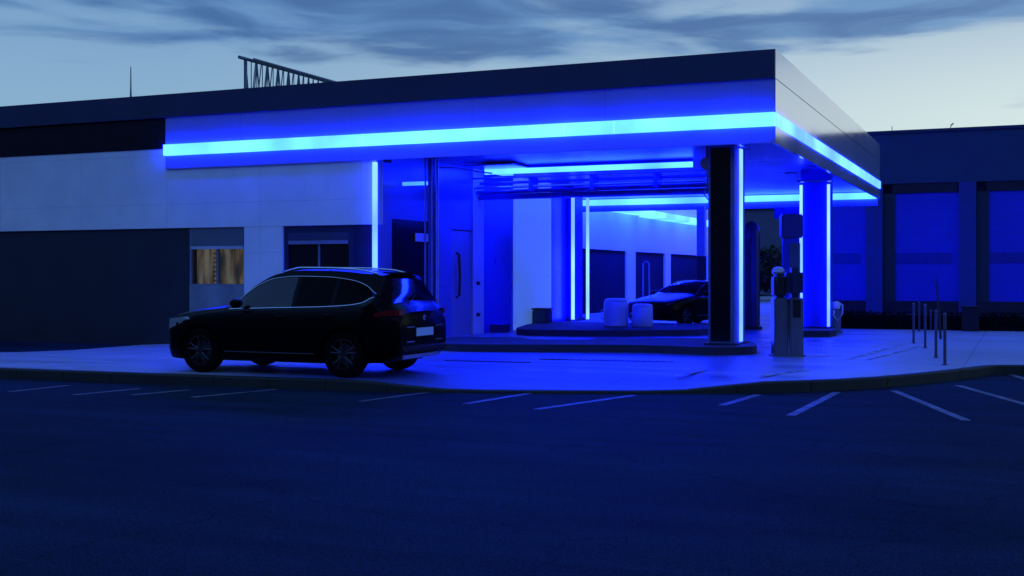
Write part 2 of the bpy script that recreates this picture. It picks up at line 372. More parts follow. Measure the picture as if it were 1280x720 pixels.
# window 1 (curtained)
w = P(x235 + .003, x235 + .05, FY + .06, FY + .14, 1.25, 2.59, 'window', M['frame_grey'])
mb = MB()
xm = (x235 + x305) / 2
for a, b in ((x305 - .05, x305 - .004), (xm - .02, xm + .02)): mb.box(a, b, FY + .06, FY + .14, 1.25, 2.59)
mb.box(x235 + .052, x305 - .052, FY + .062, FY + .138, 1.252, 1.30); mb.build('frame', M['frame_grey'], w)
P(x235 + .05, x305 - .05, FY + .045, FY + .2, 2.17, 2.588, 'blind', M['blind'], w)
P(x235 + .05, x305 - .05, FY + .03, FY + .16, 2.10, 2.168, 'blind_rail', simple('pale_blind_rail', (.5, .53, .6), .4), w)
P(x235 + .05, x305 - .05, FY + .10, FY + .106, 1.30, 2.10, 'pane', glass('window_glass', (.8, .85, .85), .02), w)
# curtain and goods inside the lit room
def curtain_mat():
    m, nt, b = mat('lit_curtain'); N, L = nt.nodes, nt.links
    tc = N.new('ShaderNodeTexCoord'); mp = N.new('ShaderNodeMapping'); mp.inputs['Scale'].default_value = (5.2, 1, .9); L.new(tc.outputs['Object'], mp.inputs[0])
    n = N.new('ShaderNodeTexNoise'); n.inputs['Scale'].default_value = 1.0; n.inputs['Detail'].default_value = 5; L.new(mp.outputs[0], n.inputs[0])
    r = N.new('ShaderNodeValToRGB'); L.new(n.outputs['Fac'], r.inputs[0])
    e = r.color_ramp.elements; e[0].position = .36; e[0].color = (.03, .034, .045, 1); e[1].position = .68; e[1].color = (.30, .235, .17, 1)
    for p_, c_ in ((.44, (.10, .075, .055, 1)), (.50, (.21, .135, .085, 1)), (.57, (.20, .21, .18, 1))):
        k = r.color_ramp.elements.new(p_); k.color = c_
    L.new(r.outputs[0], b.inputs['Base Color']); L.new(r.outputs[0], b.inputs['Emission Color']); b.inputs['Emission Strength'].default_value = .55
    b.inputs['Roughness'].default_value = .8
    return m
mb = MB(); n = 60
for i in range(n):
    xa = x235 + .06 + (x305 - x235 - .12) * i / n; xb = x235 + .06 + (x305 - x235 - .12) * (i + 1) / n
    ya = FY + .26 + .025 * math.sin(i * 1.1); yb = FY + .26 + .025 * math.sin((i + 1) * 1.1)
    mb.quad([(xa, ya, 1.26), (xb, yb, 1.26), (xb, yb, 2.5), (xa, ya, 2.5)])
mb.build('curtain', curtain_mat(), w)
mb = MB()
for k in range(7):
    mb.box(xm - .20, xm - .08, FY + .18, FY + .2, 1.36 + k * .105, 1.385 + k * .105)
mb.box(xm - .12, xm - .10, FY + .18, FY + .2, 1.3, 2.08); mb.build('display_rack', M['black_metal'], w)
# window 2 (dark shopfront) and dark door beside the corner
w = P(x353 + .003, x353 + .10, FY + .06, FY + .2, -.1, 2.59, 'shopfront_window', M['dark_frame'])
mb = MB(); mb.box(x437 - .06, x437 + .06, FY + .06, FY + .2, -.1, 2.59); mb.box(x353 + .103, x437 - .063, FY + .062, FY + .198, .5, .58)
mb.box(x353 + .103, x437 - .063, FY + .07, FY + .21, 2.45, 2.588); mb.build('frame', M['dark_frame'], w)
P(x353 + .10, x437 - .06, FY + .07, FY + .2, 2.27, 2.447, 'blind', simple('navy_blind', (.03, .045, .14), .5), w)
P(x353 + .12, x437 - .08, FY + .05, FY + .19, 2.19, 2.268, 'blind_rail', simple('lavender_blind_rail', (.22, .24, .42), .4), w)
xq = (x353 + x437) / 2 + .02
P(xq - .02, xq + .02, FY + .10, FY + .128, .581, 2.186, 'mullion', M['frame_grey'], w)
P(x353 + .10, x437 - .06, FY + .13, FY + .14, .58, 2.187, 'pane', M['glass_dark'], w)
P(x353 + .10, x437 - .06, FY + .13, FY + .14, -.1, .5, 'base_panel', M['dark_frame'], w)
P(x437 + .06, WX - .06, FY + .08, FY + .3, -.1, 2.59, 'service_door', simple('dark_blue_door', (.012, .016, .06), .35))
# corner pier with side return
P(WX - .06, WX, FY + .01, 23.13, -.05, 3.97, 'corner_pier', M['bay_wall'])
s = P(WX - .04, WX + .03, FY - .10, FY + .005, .9, 3.93, 'light_strip', M['led_post'])
s['label'] = 'vertical blue light strip on the corner pier behind the black car'
# fascia, front
P(LX, CX - .004, FY - .055, FY - .003, 4.545, 5.177, 'front_fascia', M['fascia'])
P(LX, CX - .004, FY - .055, FY - .003, 3.98, 4.285, 'front_fascia', M['fascia'], label='lower fascia board under the long blue strip')
for a, b in ((LX, wx(457, FY)), (wx(457, FY) + .012, wx(708, FY)), (wx(708, FY) + .012, wx(770, FY)), (wx(770, FY) + .012, CX - .01)):
    P(a, b, FY - .135, FY - .003, 4.29, 4.54, 'light_strip', M['led'])
# side fascia (+X)
P(CX - .06, CX, FY - .05, EY, 5.185, TOP + .01, 'side_fascia', M['side_fascia'])
P(CX - .06, CX, FY - .05, EY, 4.545, 5.170, 'side_fascia', M['side_fascia'])
P(CX - .06, CX, FY - .05, EY, 3.97, 4.285, 'side_fascia', M['side_fascia'])
P(CX - .05, CX + .025, FY - .11, EY - .01, 4.30, 4.53, 'light_strip', emit('led_blue_side', (.006, .020, 1), 38))
# back fascia and strip on its inner face
P(-15.4, CX - .06, EY - .06, EY, 3.75, 5.7, 'rear_fascia', M['fascia'])
P(-15.3, CX - .1, EY - .16, EY - .063, 3.97, 4.17, 'light_strip', M['led'])
P(-7.6, wx(1003, EY), EY - .2, EY - .065, 3.38, 3.75, 'rear_beam', M['blue_panel'])
# soffit and roof deck
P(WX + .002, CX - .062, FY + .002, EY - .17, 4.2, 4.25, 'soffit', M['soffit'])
P(WX - 3, CX - .062, 34.0, EY - .17, 4.253, 5.6, 'canopy_roof', M['parapet'])
P(WX + .002, CX - .062, FY + .31, 33.99, 4.255, 5.6, 'canopy_roof', M['parapet'])
P(-15.4, WX - .01, 34.95, EY - .17, 4.2, 4.25, 'soffit', M['soffit'])
# bay side wall
P(WX - .35, WX - .05, 23.14, 24.95, -.02, 2.75, 'glazed_door', M['black_gloss'])
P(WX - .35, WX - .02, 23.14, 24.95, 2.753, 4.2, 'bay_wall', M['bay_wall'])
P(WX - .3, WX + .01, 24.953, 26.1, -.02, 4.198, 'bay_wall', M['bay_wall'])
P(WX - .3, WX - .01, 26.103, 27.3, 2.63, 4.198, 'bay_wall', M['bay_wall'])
d = P(WX - .2, WX - .03, 26.12, 27.28, -.02, 2.6, 'door', M['door'])
mb = MB().path([(WX - .02, 26.45, .95), (WX + .05, 26.45, 1.0), (WX + .07, 26.45, 1.5), (WX + .05, 26.45, 2.0), (WX - .02, 26.45, 2.05)], .035); mb.build('handle', M['black_metal'], d, True)
P(WX - .3, WX + .03, 27.303, 27.95, -.02, 4.198, 'bay_wall', M['white_wall_y'])
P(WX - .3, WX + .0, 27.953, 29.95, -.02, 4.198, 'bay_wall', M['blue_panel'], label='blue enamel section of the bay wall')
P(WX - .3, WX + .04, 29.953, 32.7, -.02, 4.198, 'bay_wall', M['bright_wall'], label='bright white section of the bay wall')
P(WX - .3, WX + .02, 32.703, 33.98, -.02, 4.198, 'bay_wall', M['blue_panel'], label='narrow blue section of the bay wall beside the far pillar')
for z in (1.25, .45): P(WX + .032, WX + .09, 27.5, 27.6, z, z + .09, 'wall_hook', M['black_metal'])
# white sign plate on glazed door side
mb = MB().box(WX - .02, WX + .0, 24.25, 24.9, 2.28, 2.47); mb.build('door_sign', M['white_plastic'], B)
# slim multi-pipe column with short lit beam
cx, cy = wx(540, 23.5), 23.5
c = P(cx - .10, cx + .06, cy, cy + .22, 0, 4.2, 'column', M['dark_frame'], bev=.01)
MB().tube((cx + .14, cy - .02, .1), (cx + .14, cy - .02, 4.15), .035).build('pipe', M['pipe'], c, True)
MB().tube((cx - .15, cy - .03, .1), (cx - .15, cy - .03, 4.1), .022).build('pipe', M['pipe'], c, True)
MB().tube((cx + .03, cy - .05, .1), (cx + .03, cy - .05, 4.1), .02).build('pipe', M['pipe'], c, True)
P(WX + .06, cx - .13, cy, cy + .05, 3.50, 3.58, 'light_strip', emit('led_short', (.008, .04, 1), 16), label='short blue light strip between the corner pier and pipe column')
# pillars
def pillar(x0, x1, y0, y1, top, dark=True, strips=()):
    p = MB().box(x0, x1, y0, y1, .15, top).bevel(.012).build('pillar', M['blue_frame'] if dark else M['blue_panel'], B)
    if dark: MB().box(x0 + .05, x1 - .07, y0 - .006, y0 + .01, .22, top - .06).build('panel', M['black_gloss'], p)
    MB().box(x0 - .06, x1 + .06, y0 - .06, y1 + .06, .1, .19).bevel(.01).build('base_plate', M['dark_frame'], p)
    for (a, b, c_, d_, z0, z1) in strips: MB().box(a, b, c_, d_, z0, z1).build('light_strip', M['led_post'], p)
    return p
P1x0, P1x1 = wx(885, 22.75), wx(917.5, 22.75); P1y1 = wy(931, P1x1)
p1 = pillar(P1x0, P1x1, 22.75, P1y1, 4.02, True, [(P1x1 + .001, P1x1 + .03, wy(926, P1x1 + .03), wy(928.6, P1x1 + .03), .2, 3.98)])
MB().box(P1x1 - .04, P1x1 + .1, 22.8, P1y1 + .1, 4.02, 4.1).build('cap', M['pipe'], p1)
p3x0, p3x1 = wx(1001, 30.9), wx(1036, 30.9)
p3 = pillar(p3x0, p3x1, 30.9, 31.6, 4.198, False, [(p3x0 - .02, p3x0 + .045, 30.84, 30.9 - .002, .2, 3.8), (p3x1 - .035, p3x1 + .03, 30.84, 30.9 - .002, .2, 3.8)])
mb = MB().path([(p3x0 - .35, 30.6, 4.1), (p3x0 - .05, 30.6, 4.1), (p3x0 - .05, 30.6, 3.88), (p3x1 + .1, 30.6, 3.88), (p3x1 + .1, 30.6, 3.7)], .03); mb.build('pipe', M['chrome'], p3, True)
p2x0, p2x1 = wx(690, 34), wx(716, 34)
p2 = pillar(p2x0, p2x1, 34.0, 34.9, 4.198, False, [(p2x1 - .03, p2x1 + .06, 33.94, 33.998, .15, 3.86), (p2x1 + .25, p2x1 + .33, 34.5, 34.56, .15, 3.86)])
p2.data.materials[0] = simple('deep_blue_pillar', (.012, .018, .26), .3)
# interior light line (beam across the bay) and its return
def strip_beam(x0, x1, y, z, th=.12):
    P(x0, x1, y, y + .06, z + th + .002, z + .3, 'ceiling_beam', M['dark_frame'])
    P(x0, x1, y - .02, y + .08, z, z + th, 'light_strip', M['led'], label='blue light strip on the cross beam under the canopy')
bx0, bx1 = wx(606, 26.9), wx(865, 26.9)
strip_beam(bx0, bx1, 26.9, 4.0, .12)
P(bx0, bx0 + .3, 27.0, 28.0, 4.05, 4.15, 'light_strip', M['led'], label='short blue light strip returning along the canopy ceiling')
# wing behind, seen through the bay
W = root('rear_wing_building', (-15.5, 40.5, 0))
tag(W, 'white and charcoal panelled rear wing receding beyond the bay, behind the parked dark saloon', 'building')
WXX = -15.5
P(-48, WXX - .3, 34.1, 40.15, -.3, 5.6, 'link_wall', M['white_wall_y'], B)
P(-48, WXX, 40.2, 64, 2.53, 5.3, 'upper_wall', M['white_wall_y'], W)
ys = [40.2, wy(783, WXX), wy(794, WXX), wy(831, WXX), wy(838, WXX), 62.6, 64]
for i, (a, b) in enumerate(zip(ys, ys[1:])):
    if i % 2 == 0: P(-48, WXX - .06, a, b, -.1, 2.528, 'lower_wall', M['dark_wall_y'], W)
    else: P(-47.9, WXX + .02, a + .003, b - .003, -.1, 2.529, 'pilaster', M['white_wall_y'], W)
P(-48, WXX + .05, 40.2, 64.05, 5.303, 5.6, 'parapet', M['parapet'], W)
P(WXX + .06, WXX + .9, 42.6, 49.8, 4.10, 4.32, 'light_strip', M['led'], W)
P(WXX + .06, WXX + .75, 50.2, 61.5, 4.05, 4.30, 'light_strip', M['led'], W)

# ------------------------------------------------------------------ wash gantry rails under the canopy
G = root('wash_gantry', (-9, 25, 4.2)); tag(G, 'dark rail gantry of long pipes hanging under the canopy ceiling', 'wash gantry')
gx0, gx1 = WX + .05, P1x0 - .9
for (z, y, r, n_, m_) in ((3.60, 27.5, .05, 'rail', M['rail']), (3.70, 27.35, .03, 'pipe', M['pipe']), (3.84, 27.7, .035, 'pipe', M['rail']), (3.93, 27.2, .022, 'pipe', M['rail'])):
    MB().tube((gx0, y, z), (gx1, y, z + .02), r).build(n_, m_, G, True)
MB().box(gx0, gx1, 27.6, 27.74, 3.42, 3.56).build('rail', M['rail'], G)
MB().box(gx1, gx1 + .08, 27.1, 27.8, 3.4, 4.2).build('hanger', M['rail'], G)
for x in (-11.2, -9.6, -8.0): MB().box(x - .04, x + .04, 27.25, 27.72, 3.57, 3.95).bevel(.01).build('clamp', M['rail'], G)
mb = MB().box(bx0 - .1, -11.1, 25.9, 27.2, 4.12, 4.15); mb.build('lamp_tray', M['pipe'], G)
MB().path([(-12.6, 24.6, 4.0), (-12.0, 24.9, 3.98), (-11.6, 25.1, 3.9), (-11.3, 25.2, 3.86)], .018).build('hose', M['pipe'], G, True)
R = root('hose_reel', (P1x0 - .12, 23.3, 3.75)); tag(R, 'small round hose reel on a bracket at the top of the black panelled pillar', 'hose reel')
MB().lathe([(.13, -.05), (.13, -.03), (.09, -.03), (.09, .03), (.13, .03), (.13, .05)], (P1x0 - .15, 23.3, 3.72), 24, 'y', closed=False).build('reel', M['pipe'], R, True)
MB().box(P1x0 - .17, P1x0 - .13, 23.28, 23.32, 3.85, 4.2).build('bracket', M['dark_frame'], R)
MB().path([(P1x0 - .15, 23.25, 3.6), (P1x0 - .14, 23.25, 3.3), (P1x0 - .2, 23.25, 3.1), (P1x0 - .12, 23.25, 3.0)], .015).build('hose', M['pipe'], R, True)

# ------------------------------------------------------------------ islands, drains
def poly_px(pts, z): return [gp(px, py, z) for px, py in pts]
def rounded(pts, it=2):
    for _ in range(it):
        q = []
        for i in range(len(pts)):
            a, b = pts[i], pts[(i + 1) % len(pts)]
            q.append((a[0] * .85 + b[0] * .15, a[1] * .85 + b[1] * .15)); q.append((a[0] * .15 + b[0] * .85, a[1] * .15 + b[1] * .85))
        pts = q
    return pts
i1 = rounded([dp(538, 23.3), dp(800, 23.1), dp(893, 22.2), dp(948, 22.6), dp(940, 24.3), dp(880, 25.6), dp(752, 25.8), dp(735, 25.1), dp(665, 25.1), dp(648, 26.0), dp(560, 26.2)], 2)
o = MB().prism(i1, -.02, .15).bevel(.02, 2).build('kerb_island', M['island'], None)
tag(o, 'long dark raised island running from the car to the black panelled pillar', 'kerb island', 'raised islands of the wash bay')
i2 = rounded([dp(640, 29.6), dp(760, 29.0), dp(890, 29.6), dp(886, 33.0), dp(760, 34.2), dp(690, 34.6), dp(660, 33)], 2)
o = MB().prism(i2, -.02, .152).bevel(.02, 2).build('kerb_island', M['island'], None)
tag(o, 'dark raised island further back carrying the two pale barrels', 'kerb island', 'raised islands of the wash bay')
o = MB().prism(rounded([dp(985, 28.9), dp(1046, 28.9), dp(1042, 32.0), dp(990, 32.0)], 1), -.02, .15).bevel(.02, 2).build('kerb_island', M['island'], None)
tag(o, 'small dark raised island under the right hand blue lit pillar', 'kerb island', 'raised islands of the wash bay')
def drain(p, q, w, label):
    a, b = Vector((*p, 0)), Vector((*q, 0)); d = (b - a); L_ = d.length; r = root('drain_channel', (*((a + b) / 2).xy, .004), math.atan2(d.y, d.x)); local(r)
    tag(r, label, 'drain', 'drain channels in the pavement')
    MB().box(-L_ / 2, L_ / 2, -w / 2, w / 2, -.03, .002).build('channel', M['black_metal'], r)
    mb = MB(); n = int(L_ / .12)
    for i in range(n): mb.box(-L_ / 2 + i * L_ / n + .01, -L_ / 2 + (i + .42) * L_ / n, -w / 2 + .01, w / 2 - .01, .0025, .008)
    mb.box(-L_ / 2 + .01, L_ / 2 - .01, -w / 2 + .002, -w / 2 + .012, .0022, .007).box(-L_ / 2 + .01, L_ / 2 - .01, w / 2 - .012, w / 2 - .002, .0022, .007)
    mb.build('grating', M['dark_frame'], r)
drain(gp(675, 449), gp(842, 452.5), .16, 'dark slotted drain channel in the blue lit pavement before the island')
drain(gp(556, 451), gp(664, 453.5), .06, 'thin slotted drain channel just right of the parked black car')

# ------------------------------------------------------------------ street furniture etc.
# vacuum / payment station near
tx, ty = dp(984, 22.1)
T = root('vacuum_station', (tx, ty, 0), YAW * .9); local(T)
tag(T, 'steel twin column vacuum station with rounded dark head, beside the black panelled pillar', 'vacuum station')
MB().box(-.27, -.02, -.17, .17, 0, 1.08).bevel(.02).build('cabinet', M['steel'], T)
MB().box(.02, .27, -.17, .17, 0, 1.08).bevel(.02).build('cabinet', M['steel'], T)
MB().box(-.019, .019, -.12, .12, .02, 1.05).build('post', M['black_metal'], T)
MB().tube((0, -.15, .03), (0, -.15, .95), .014).build('pipe', M['chrome'], T, True)
MB().box(-.27, -.04, -.2, .2, 1.082, 1.52).bevel(.05, 3).build('head', M['black_metal'], T, True)
h = MB().box(-.03, .27, -.22, .2, 1.082, 1.64).bevel(.09, 4).build('head', M['dark_frame'], T, True)
MB().lathe([(.02, 0), (.09, .01), (.12, .06), (.10, .13), (.03, .16)], (-.165, 0, 1.5), 20).build('lamp_dome', simple('lavender_dome', (.4, .42, .6), .25), T, True)
MB().box(.04, .21, -.232, -.222, 1.25, 1.5).build('screen', M['black_gloss'], h)
MB().box(.07, .21, -.182, -.172, .72, 1.05).build('hose_holder', M['black_metal'], T)
MB().box(-.30, .30, -.2, .2, -.01, .03).bevel(.008).build('base_plate', M['steel'], T)
# totem
tx, ty = dp(988, 29.8)
T = root('sign_totem', (tx, ty, .0), YAW); local(T)
tag(T, 'tall blue post with a square box sign on top, behind the vacuum station', 'sign post')
MB().box(-.2, .2, -.1, .1, 0, 2.42).bevel(.015).build('post', M['blue_panel'], T)
MB().box(-.05, .22, -.115, -.102, 0.4, 2.3).build('panel', simple('slate_panel', (.1, .11, .25), .4), T)
MB().box(-.25, .29, -.16, .16, 2.43, 3.02).bevel(.03).build('sign_box', simple('indigo_box', (.045, .055, .28), .35), T)
# dark rounded tower
tx, ty = dp(939, 33)
T = root('wash_tower', (tx, ty, 0), YAW); local(T)
tag(T, 'dark round topped wash tower in the gap right of the black panelled pillar', 'wash tower')
MB().lathe([(.24, 0), (.24, 2.6), (.22, 2.8), (.14, 2.95), (.03, 3.0)], (0, 0, 0), 24).build('tower', M['dark_frame'], T, True)
MB().lathe([(.3, 0), (.3, .08), (.25, .1)], (0, 0, 0), 24).build('base_plate', M['black_metal'], T, True)
MB().box(-.06, .06, -.262, -.2, .9, 2.4).build('panel', M['dark_frame'], T)
# pale pier between wing and pillar
tx, ty = dp(877, 40.8)
T = root('gate_pier', (tx, ty, 0), 0); local(T)
tag(T, 'slim pier, white above and black below, left of the black panelled pillar', 'pier')
MB().box(-.14, .14, -.14, .14, 2.15, 3.85).build('upper_pier', M['white_wall'], T)
MB().box(-.13, .13, -.13, .13, 0, 2.148).build('lower_pier', M['black_metal'], T)
# white hose pedestal right of P3
tx, ty = dp(1045, 31)
T = root('air_pump', (tx, ty, 0), YAW); local(T)
tag(T, 'small white and grey air pump with looped hose, right of the right hand pillar', 'air pump')
MB().box(-.11, .11, -.1, .1, 0, .6).bevel(.02).build('cabinet', M['steel'], T)
MB().lathe([(.09, 0), (.11, .04), (.11, .12), (.05, .2)], (0, 0, .62), 18).build('head', M['white_plastic'], T, True)
MB().path([(.02, -.12, .8), (.13, -.16, .72), (.12, -.16, .5), (.0, -.15, .32), (-.1, -.14, .45), (-.08, -.13, .6)], .02).build('hose', M['white_plastic'], T, True)
MB().box(-.14, .14, -.13, .13, -.01, .03).build('base_plate', M['steel'], T)
# barrels
for i, (px, D, hh, r, lab) in enumerate(((770, 31.4, .74, .33, 'larger pale barrel with rounded lid on the rear island, left of the pair'), (803, 31.2, .60, .28, 'smaller pale barrel with a white rim on the rear island, right of the pair'))):
    x, y = dp(px, D); T = root('barrel', (x, y, .152)); local(T); tag(T, lab, 'barrel', 'pale barrels on the rear island')
    MB().lathe([(r * .9, 0), (r * .98, .03), (r, hh * .4), (r * .97, hh * .86), (r * .9, hh * .9)], (0, 0, 0), 32).build('drum', M['barrel'], T, True)
    MB().lathe([(r * .93, hh * .902), (r * .95, hh * .92), (r * .85, hh * .97), (r * .6, hh), (.02, hh)], (0, 0, 0), 32).build('lid', M['white_plastic'], T, True)
    MB().path([(-r * .9, 0, hh * .6), (-r * 1.2, 0, hh * .55), (-r * 1.22, 0, hh * .3), (-r * .95, 0, hh * .22)], .025).build('handle', M['barrel'], T, True)
# bins by the bay wall
x, y = wx(679, 31.4), 31.4
T = root('waste_bin', (x, y, .0)); local(T); tag(T, 'dark square waste bin against the bright white bay wall', 'bin')
MB().box(-.26, .2, -.22, .22, 0, .52).bevel(.03).build('bin_body', M['dark_frame'], T); MB().box(-.28, .22, -.24, .24, .523, .57).bevel(.015).build('lid', M['black_metal'], T)
x, y = wx(621, 28.6) - .0, 28.6
T = root('storage_box', (x, y, .0)); local(T); tag(T, 'low dark storage box on the floor by the blue bay wall', 'box')
MB().box(-.35, .3, -.2, .2, 0, .2).bevel(.015).build('box_body', M['dark_frame'], T); MB().box(-.37, .32, -.22, .22, .203, .24).bevel(.01).build('lid', M['blue_panel'], T)
# hoop
x, y = dp(808, 37.2)
T = root('hose_hoop', (x, y, .0), YAW); local(T); tag(T, 'tall narrow white tube hoop standing behind the parked dark saloon', 'hose stand')
MB().path([(-.10, 0, 0), (-.10, 0, 1.86), (-.05, 0, 1.93), (.04, 0, 1.93), (.09, 0, 1.86), (.10, 0, 0)], .022).build('hoop', M['white_plastic'], T, True)
MB().box(-.2, .2, -.15, .15, 0, .03).build('base_plate', M['steel'], T)
# bollards
bl = [((1142, 429), .88, 'leftmost tall bollard of the row at the pavement corner'), ((1149, 414), .78, 'thin far bollard just right of the leftmost bollard'), ((1156.5, 435), .90, 'third bollard from the left in the row at the pavement corner'),
      ((1163.5, 412.5), .55, 'shortest and farthest bollard of the row, fourth from the left'), ((1170, 447), .86, 'second nearest bollard of the row, just left of the nearest one'), ((1181, 456), .86, 'nearest and rightmost bollard of the row by the kerb tip')]
b0 = None
for (pp, hh, lab) in bl:
    x, y = gp(*pp)
    if b0 is None:
        b0 = root('bollard'); local(b0)
        MB().tube((0, 0, 0), (0, 0, .86), .026, .026, 14).build('post', simple('bollard_steel', (.10, .11, .15), .4, .5), b0, True)
        MB().lathe([(.027, .86), (.027, .875), (.012, .886)], (0, 0, 0), 14).build('cap', M['steel'], b0, True)
        MB().lathe([(.055, -.005), (.055, .008), (.028, .012)], (0, 0, 0), 14).build('base_plate', M['black_metal'], b0, True)
        c = b0
    else: c = copy_tree(b0)
    c.location = (x, y, gz(x, y)); c.scale = (1, 1, hh / .88)
    tag(c, lab, 'bollard', 'slim steel bollards at the pavement corner')
x, y = dp(1173, 28)
T = root('sapling', (x, y, 0)); local(T); tag(T, 'thin bare leaning sapling stem rising behind the bollards', 'sapling')
MB().path([(.05, 0, 0), (.02, 0, .6), (-.03, 0, 1.1), (-.02, 0, 1.55)], [.03, .025, .02, .008]).build('stem', M['trunk'], T, True)
MB().path([(-.03, 0, 1.15), (-.1, .02, 1.35), (-.12, .02, 1.5)], [.012, .01, .004]).build('twig', M['trunk'], T, True)

# ------------------------------------------------------------------ right hall
HY = 48.4
Hh = root('storage_hall', (-2, HY, 0)); tag(Hh, 'flat roofed dark navy hall with blue sectional doors on the far right', 'building')
HX0, HX1 = -8.6, 34
ztop = 7.0
P(HX0, HX1, HY, HY + 18, 5.05, ztop, 'upper_wall', M['hall_wall'], Hh)
P(HX0, HX1, HY + .5, HY + 18, -.1, 5.048, 'rear_wall', M['hall_wall'], Hh)
P(HX0, HX1, HY - .06, HY + .3, ztop + .002, ztop + .12, 'parapet', M['parapet'], Hh)
pit = 3.4; px0 = -5.35
for k in range(-1, 12):
    xc = px0 + k * pit
    if xc - .3 > HX0: P(xc - .28, xc + .34, HY - .12, HY + .495, -.1, 5.045, 'pilaster', M['hall_pil'], Hh)
    a, b = max(HX0, xc + .345), xc + pit - .285
    P(a + .75 if k != 0 else a + .05, b - .02, HY + .1, HY + .49, .55, 4.62, 'sectional_door', M['hall_door'], Hh) if False else None
    d = P(a, b, HY + .12, HY + .49, .5, 4.68, 'sectional_door', M['hall_door'], Hh)
    P(a + .35, b - .25, HY + .10, HY + .119, 1.95, 2.36, 'window', M['hall_win'], d)
    P(a + .35, b - .05, HY + .05, HY + .49, 4.683, 5.04, 'vent_slot', M['black_metal'], Hh)
    P(xc + .343, xc + .78, HY + .06, HY + .118, .5, 4.68, 'door_jamb', simple('dark_jamb', (.008, .022, .05), .6), Hh) if xc > HX0 else None
    P(a, b, HY + .03, HY + .49, -.1, .497, 'plinth', M['black_metal'], Hh)
# aerials on hall
x, y = dp(1192, 48); 
T = root('roof_aerial', (x, y, ztop)); local(T); tag(T, 'small curved aerial on the roof edge of the navy hall', 'aerial', 'aerials on the navy hall roof')
MB().path([(.05, 0, 0), (-.06, 0, .25), (-.12, 0, .4), (-.10, 0, .55), (0, 0, .62)], .03, 6).build('rod', M['galv'], T, True)
MB().box(.1, .5, -.1, .1, .1, .2).build('bracket', M['galv'], T)
x, y = dp(1115, 48)
T = root('roof_aerial', (x, y, ztop)); local(T); tag(T, 'thin straight aerial on the navy hall roof, beside the canopy tip', 'aerial', 'aerials on the navy hall roof')
MB().path([(0, 0, 0), (0, 0, .5)], .015, 6).build('rod', M['galv'], T, True)
MB().box(-.1, .1, -.1, .1, .1, .17).build('bracket', M['galv'], T)

# hedge strip on the right: clumpy dark hedge
def leaf_mass(mb, pts_fn, count, size):
    for _ in range(count):
        c = Vector(pts_fn()); s_ = size * random.uniform(.6, 1.3)
        u = Vector((random.gauss(0, 1), random.gauss(0, 1), random.gauss(0, 1))).normalized(); v = u.orthogonal().normalized()
        w_ = u.cross(v)
        mb.bm.faces.new([mb.bm.verts.new(c + v * s_), mb.bm.verts.new(c + w_ * s_ * .6), mb.bm.verts.new(c - v * s_), mb.bm.verts.new(c - w_ * s_ * .6)])
mb = MB().box(-4.75, 26, 34.6, 35.3, 0, .40)
def hp():
    f = random.random(); x = random.uniform(-4.8, 26)
    return (x, random.uniform(34.52, 35.35), random.uniform(.37, .47)) if f < .5 else (x, 34.56 + random.uniform(-.04, .03), random.uniform(.02, .4))
leaf_mass(mb, hp, 8000, .05)
tag(mb.build('clipped_hedge', M['hedge'], None), 'low black clipped hedge along the pavement before the navy hall', 'hedge')
x, y = wx(1213, 34.3), 34.3
T = root('utility_box', (x, y, 0)); local(T); tag(T, 'small black utility box standing against the low hedge', 'utility box')
MB().box(-.22, .22, -.15, .15, .0, .63).bevel(.02).build('cabinet', M['black_metal'], T); MB().box(-.25, .25, -.18, .18, .632, .67).bevel(.01).build('lid', M['black_metal'], T)

# trees beyond the gap
def tree(x, y, hgt, rad, label):
    T = root('tree', (x, y, 0)); local(T); tag(T, label, 'tree', 'dark trees beyond the canopy')
    mb = MB().path([(0, 0, 0), (.05, 0, hgt * .3), (0, .05, hgt * .62)], [.14, .1, .05])
    for k in range(5):
        a = k * 1.3; mb.path([(0, 0, hgt * (.25 + .06 * k)), (math.cos(a) * rad * .5, math.sin(a) * rad * .5, hgt * (.45 + .07 * k))], [.05, .02])
    mb.build('trunk', M['trunk'], T, True)
    cl = [(random.uniform(-.6, .6) * rad, random.uniform(-.6, .6) * rad, hgt * random.uniform(.25, .9), rad * random.uniform(.3, .5)) for _ in range(16)]
    mb = MB()
    def tp():
        c = random.choice(cl); v = Vector((random.gauss(0, 1), random.gauss(0, 1), random.gauss(0, 1))).normalized() * c[3] * random.uniform(.5, 1)
        return (c[0] + v.x, c[1] + v.y, max(.2, c[2] + v.z * .8))
    leaf_mass(mb, tp, 2600, .14)
    mb.build('crown', M['foliage'], T)
tree(*dp(945, 72), 3.0, 2.0, 'dark bushy tree in the gap, nearest the round topped wash tower')
tree(*dp(972, 70), 2.75, 1.8, 'dark bushy tree in the gap, partly behind the tall blue sign post')
tree(*dp(905, 76), 3.2, 2.2, 'dark tree beyond the canopy, mostly hidden by the black panelled pillar')

# distant slate hall seen through the gap
D2 = root('distant_hall', (-10, 92, 0)); tag(D2, 'plain slate blue hall far off, seen through the gap above the dark trees', 'building')
SL = seamed('slate_cladding', (.10, .12, .22), .6, 4, 99, dark=.8)
P(-30, -6, 92, 110, 0, 6.6, 'wall', SL, D2); P(-30.2, -5.8, 91.8, 110.2, 6.602, 6.9, 'parapet', M['parapet'], D2)
for k in range(6): P(-28 + k * 3.6, -26.2 + k * 3.6, 91.95, 91.999, 1.0, 2.4, 'window', M['glass_dark'], D2)

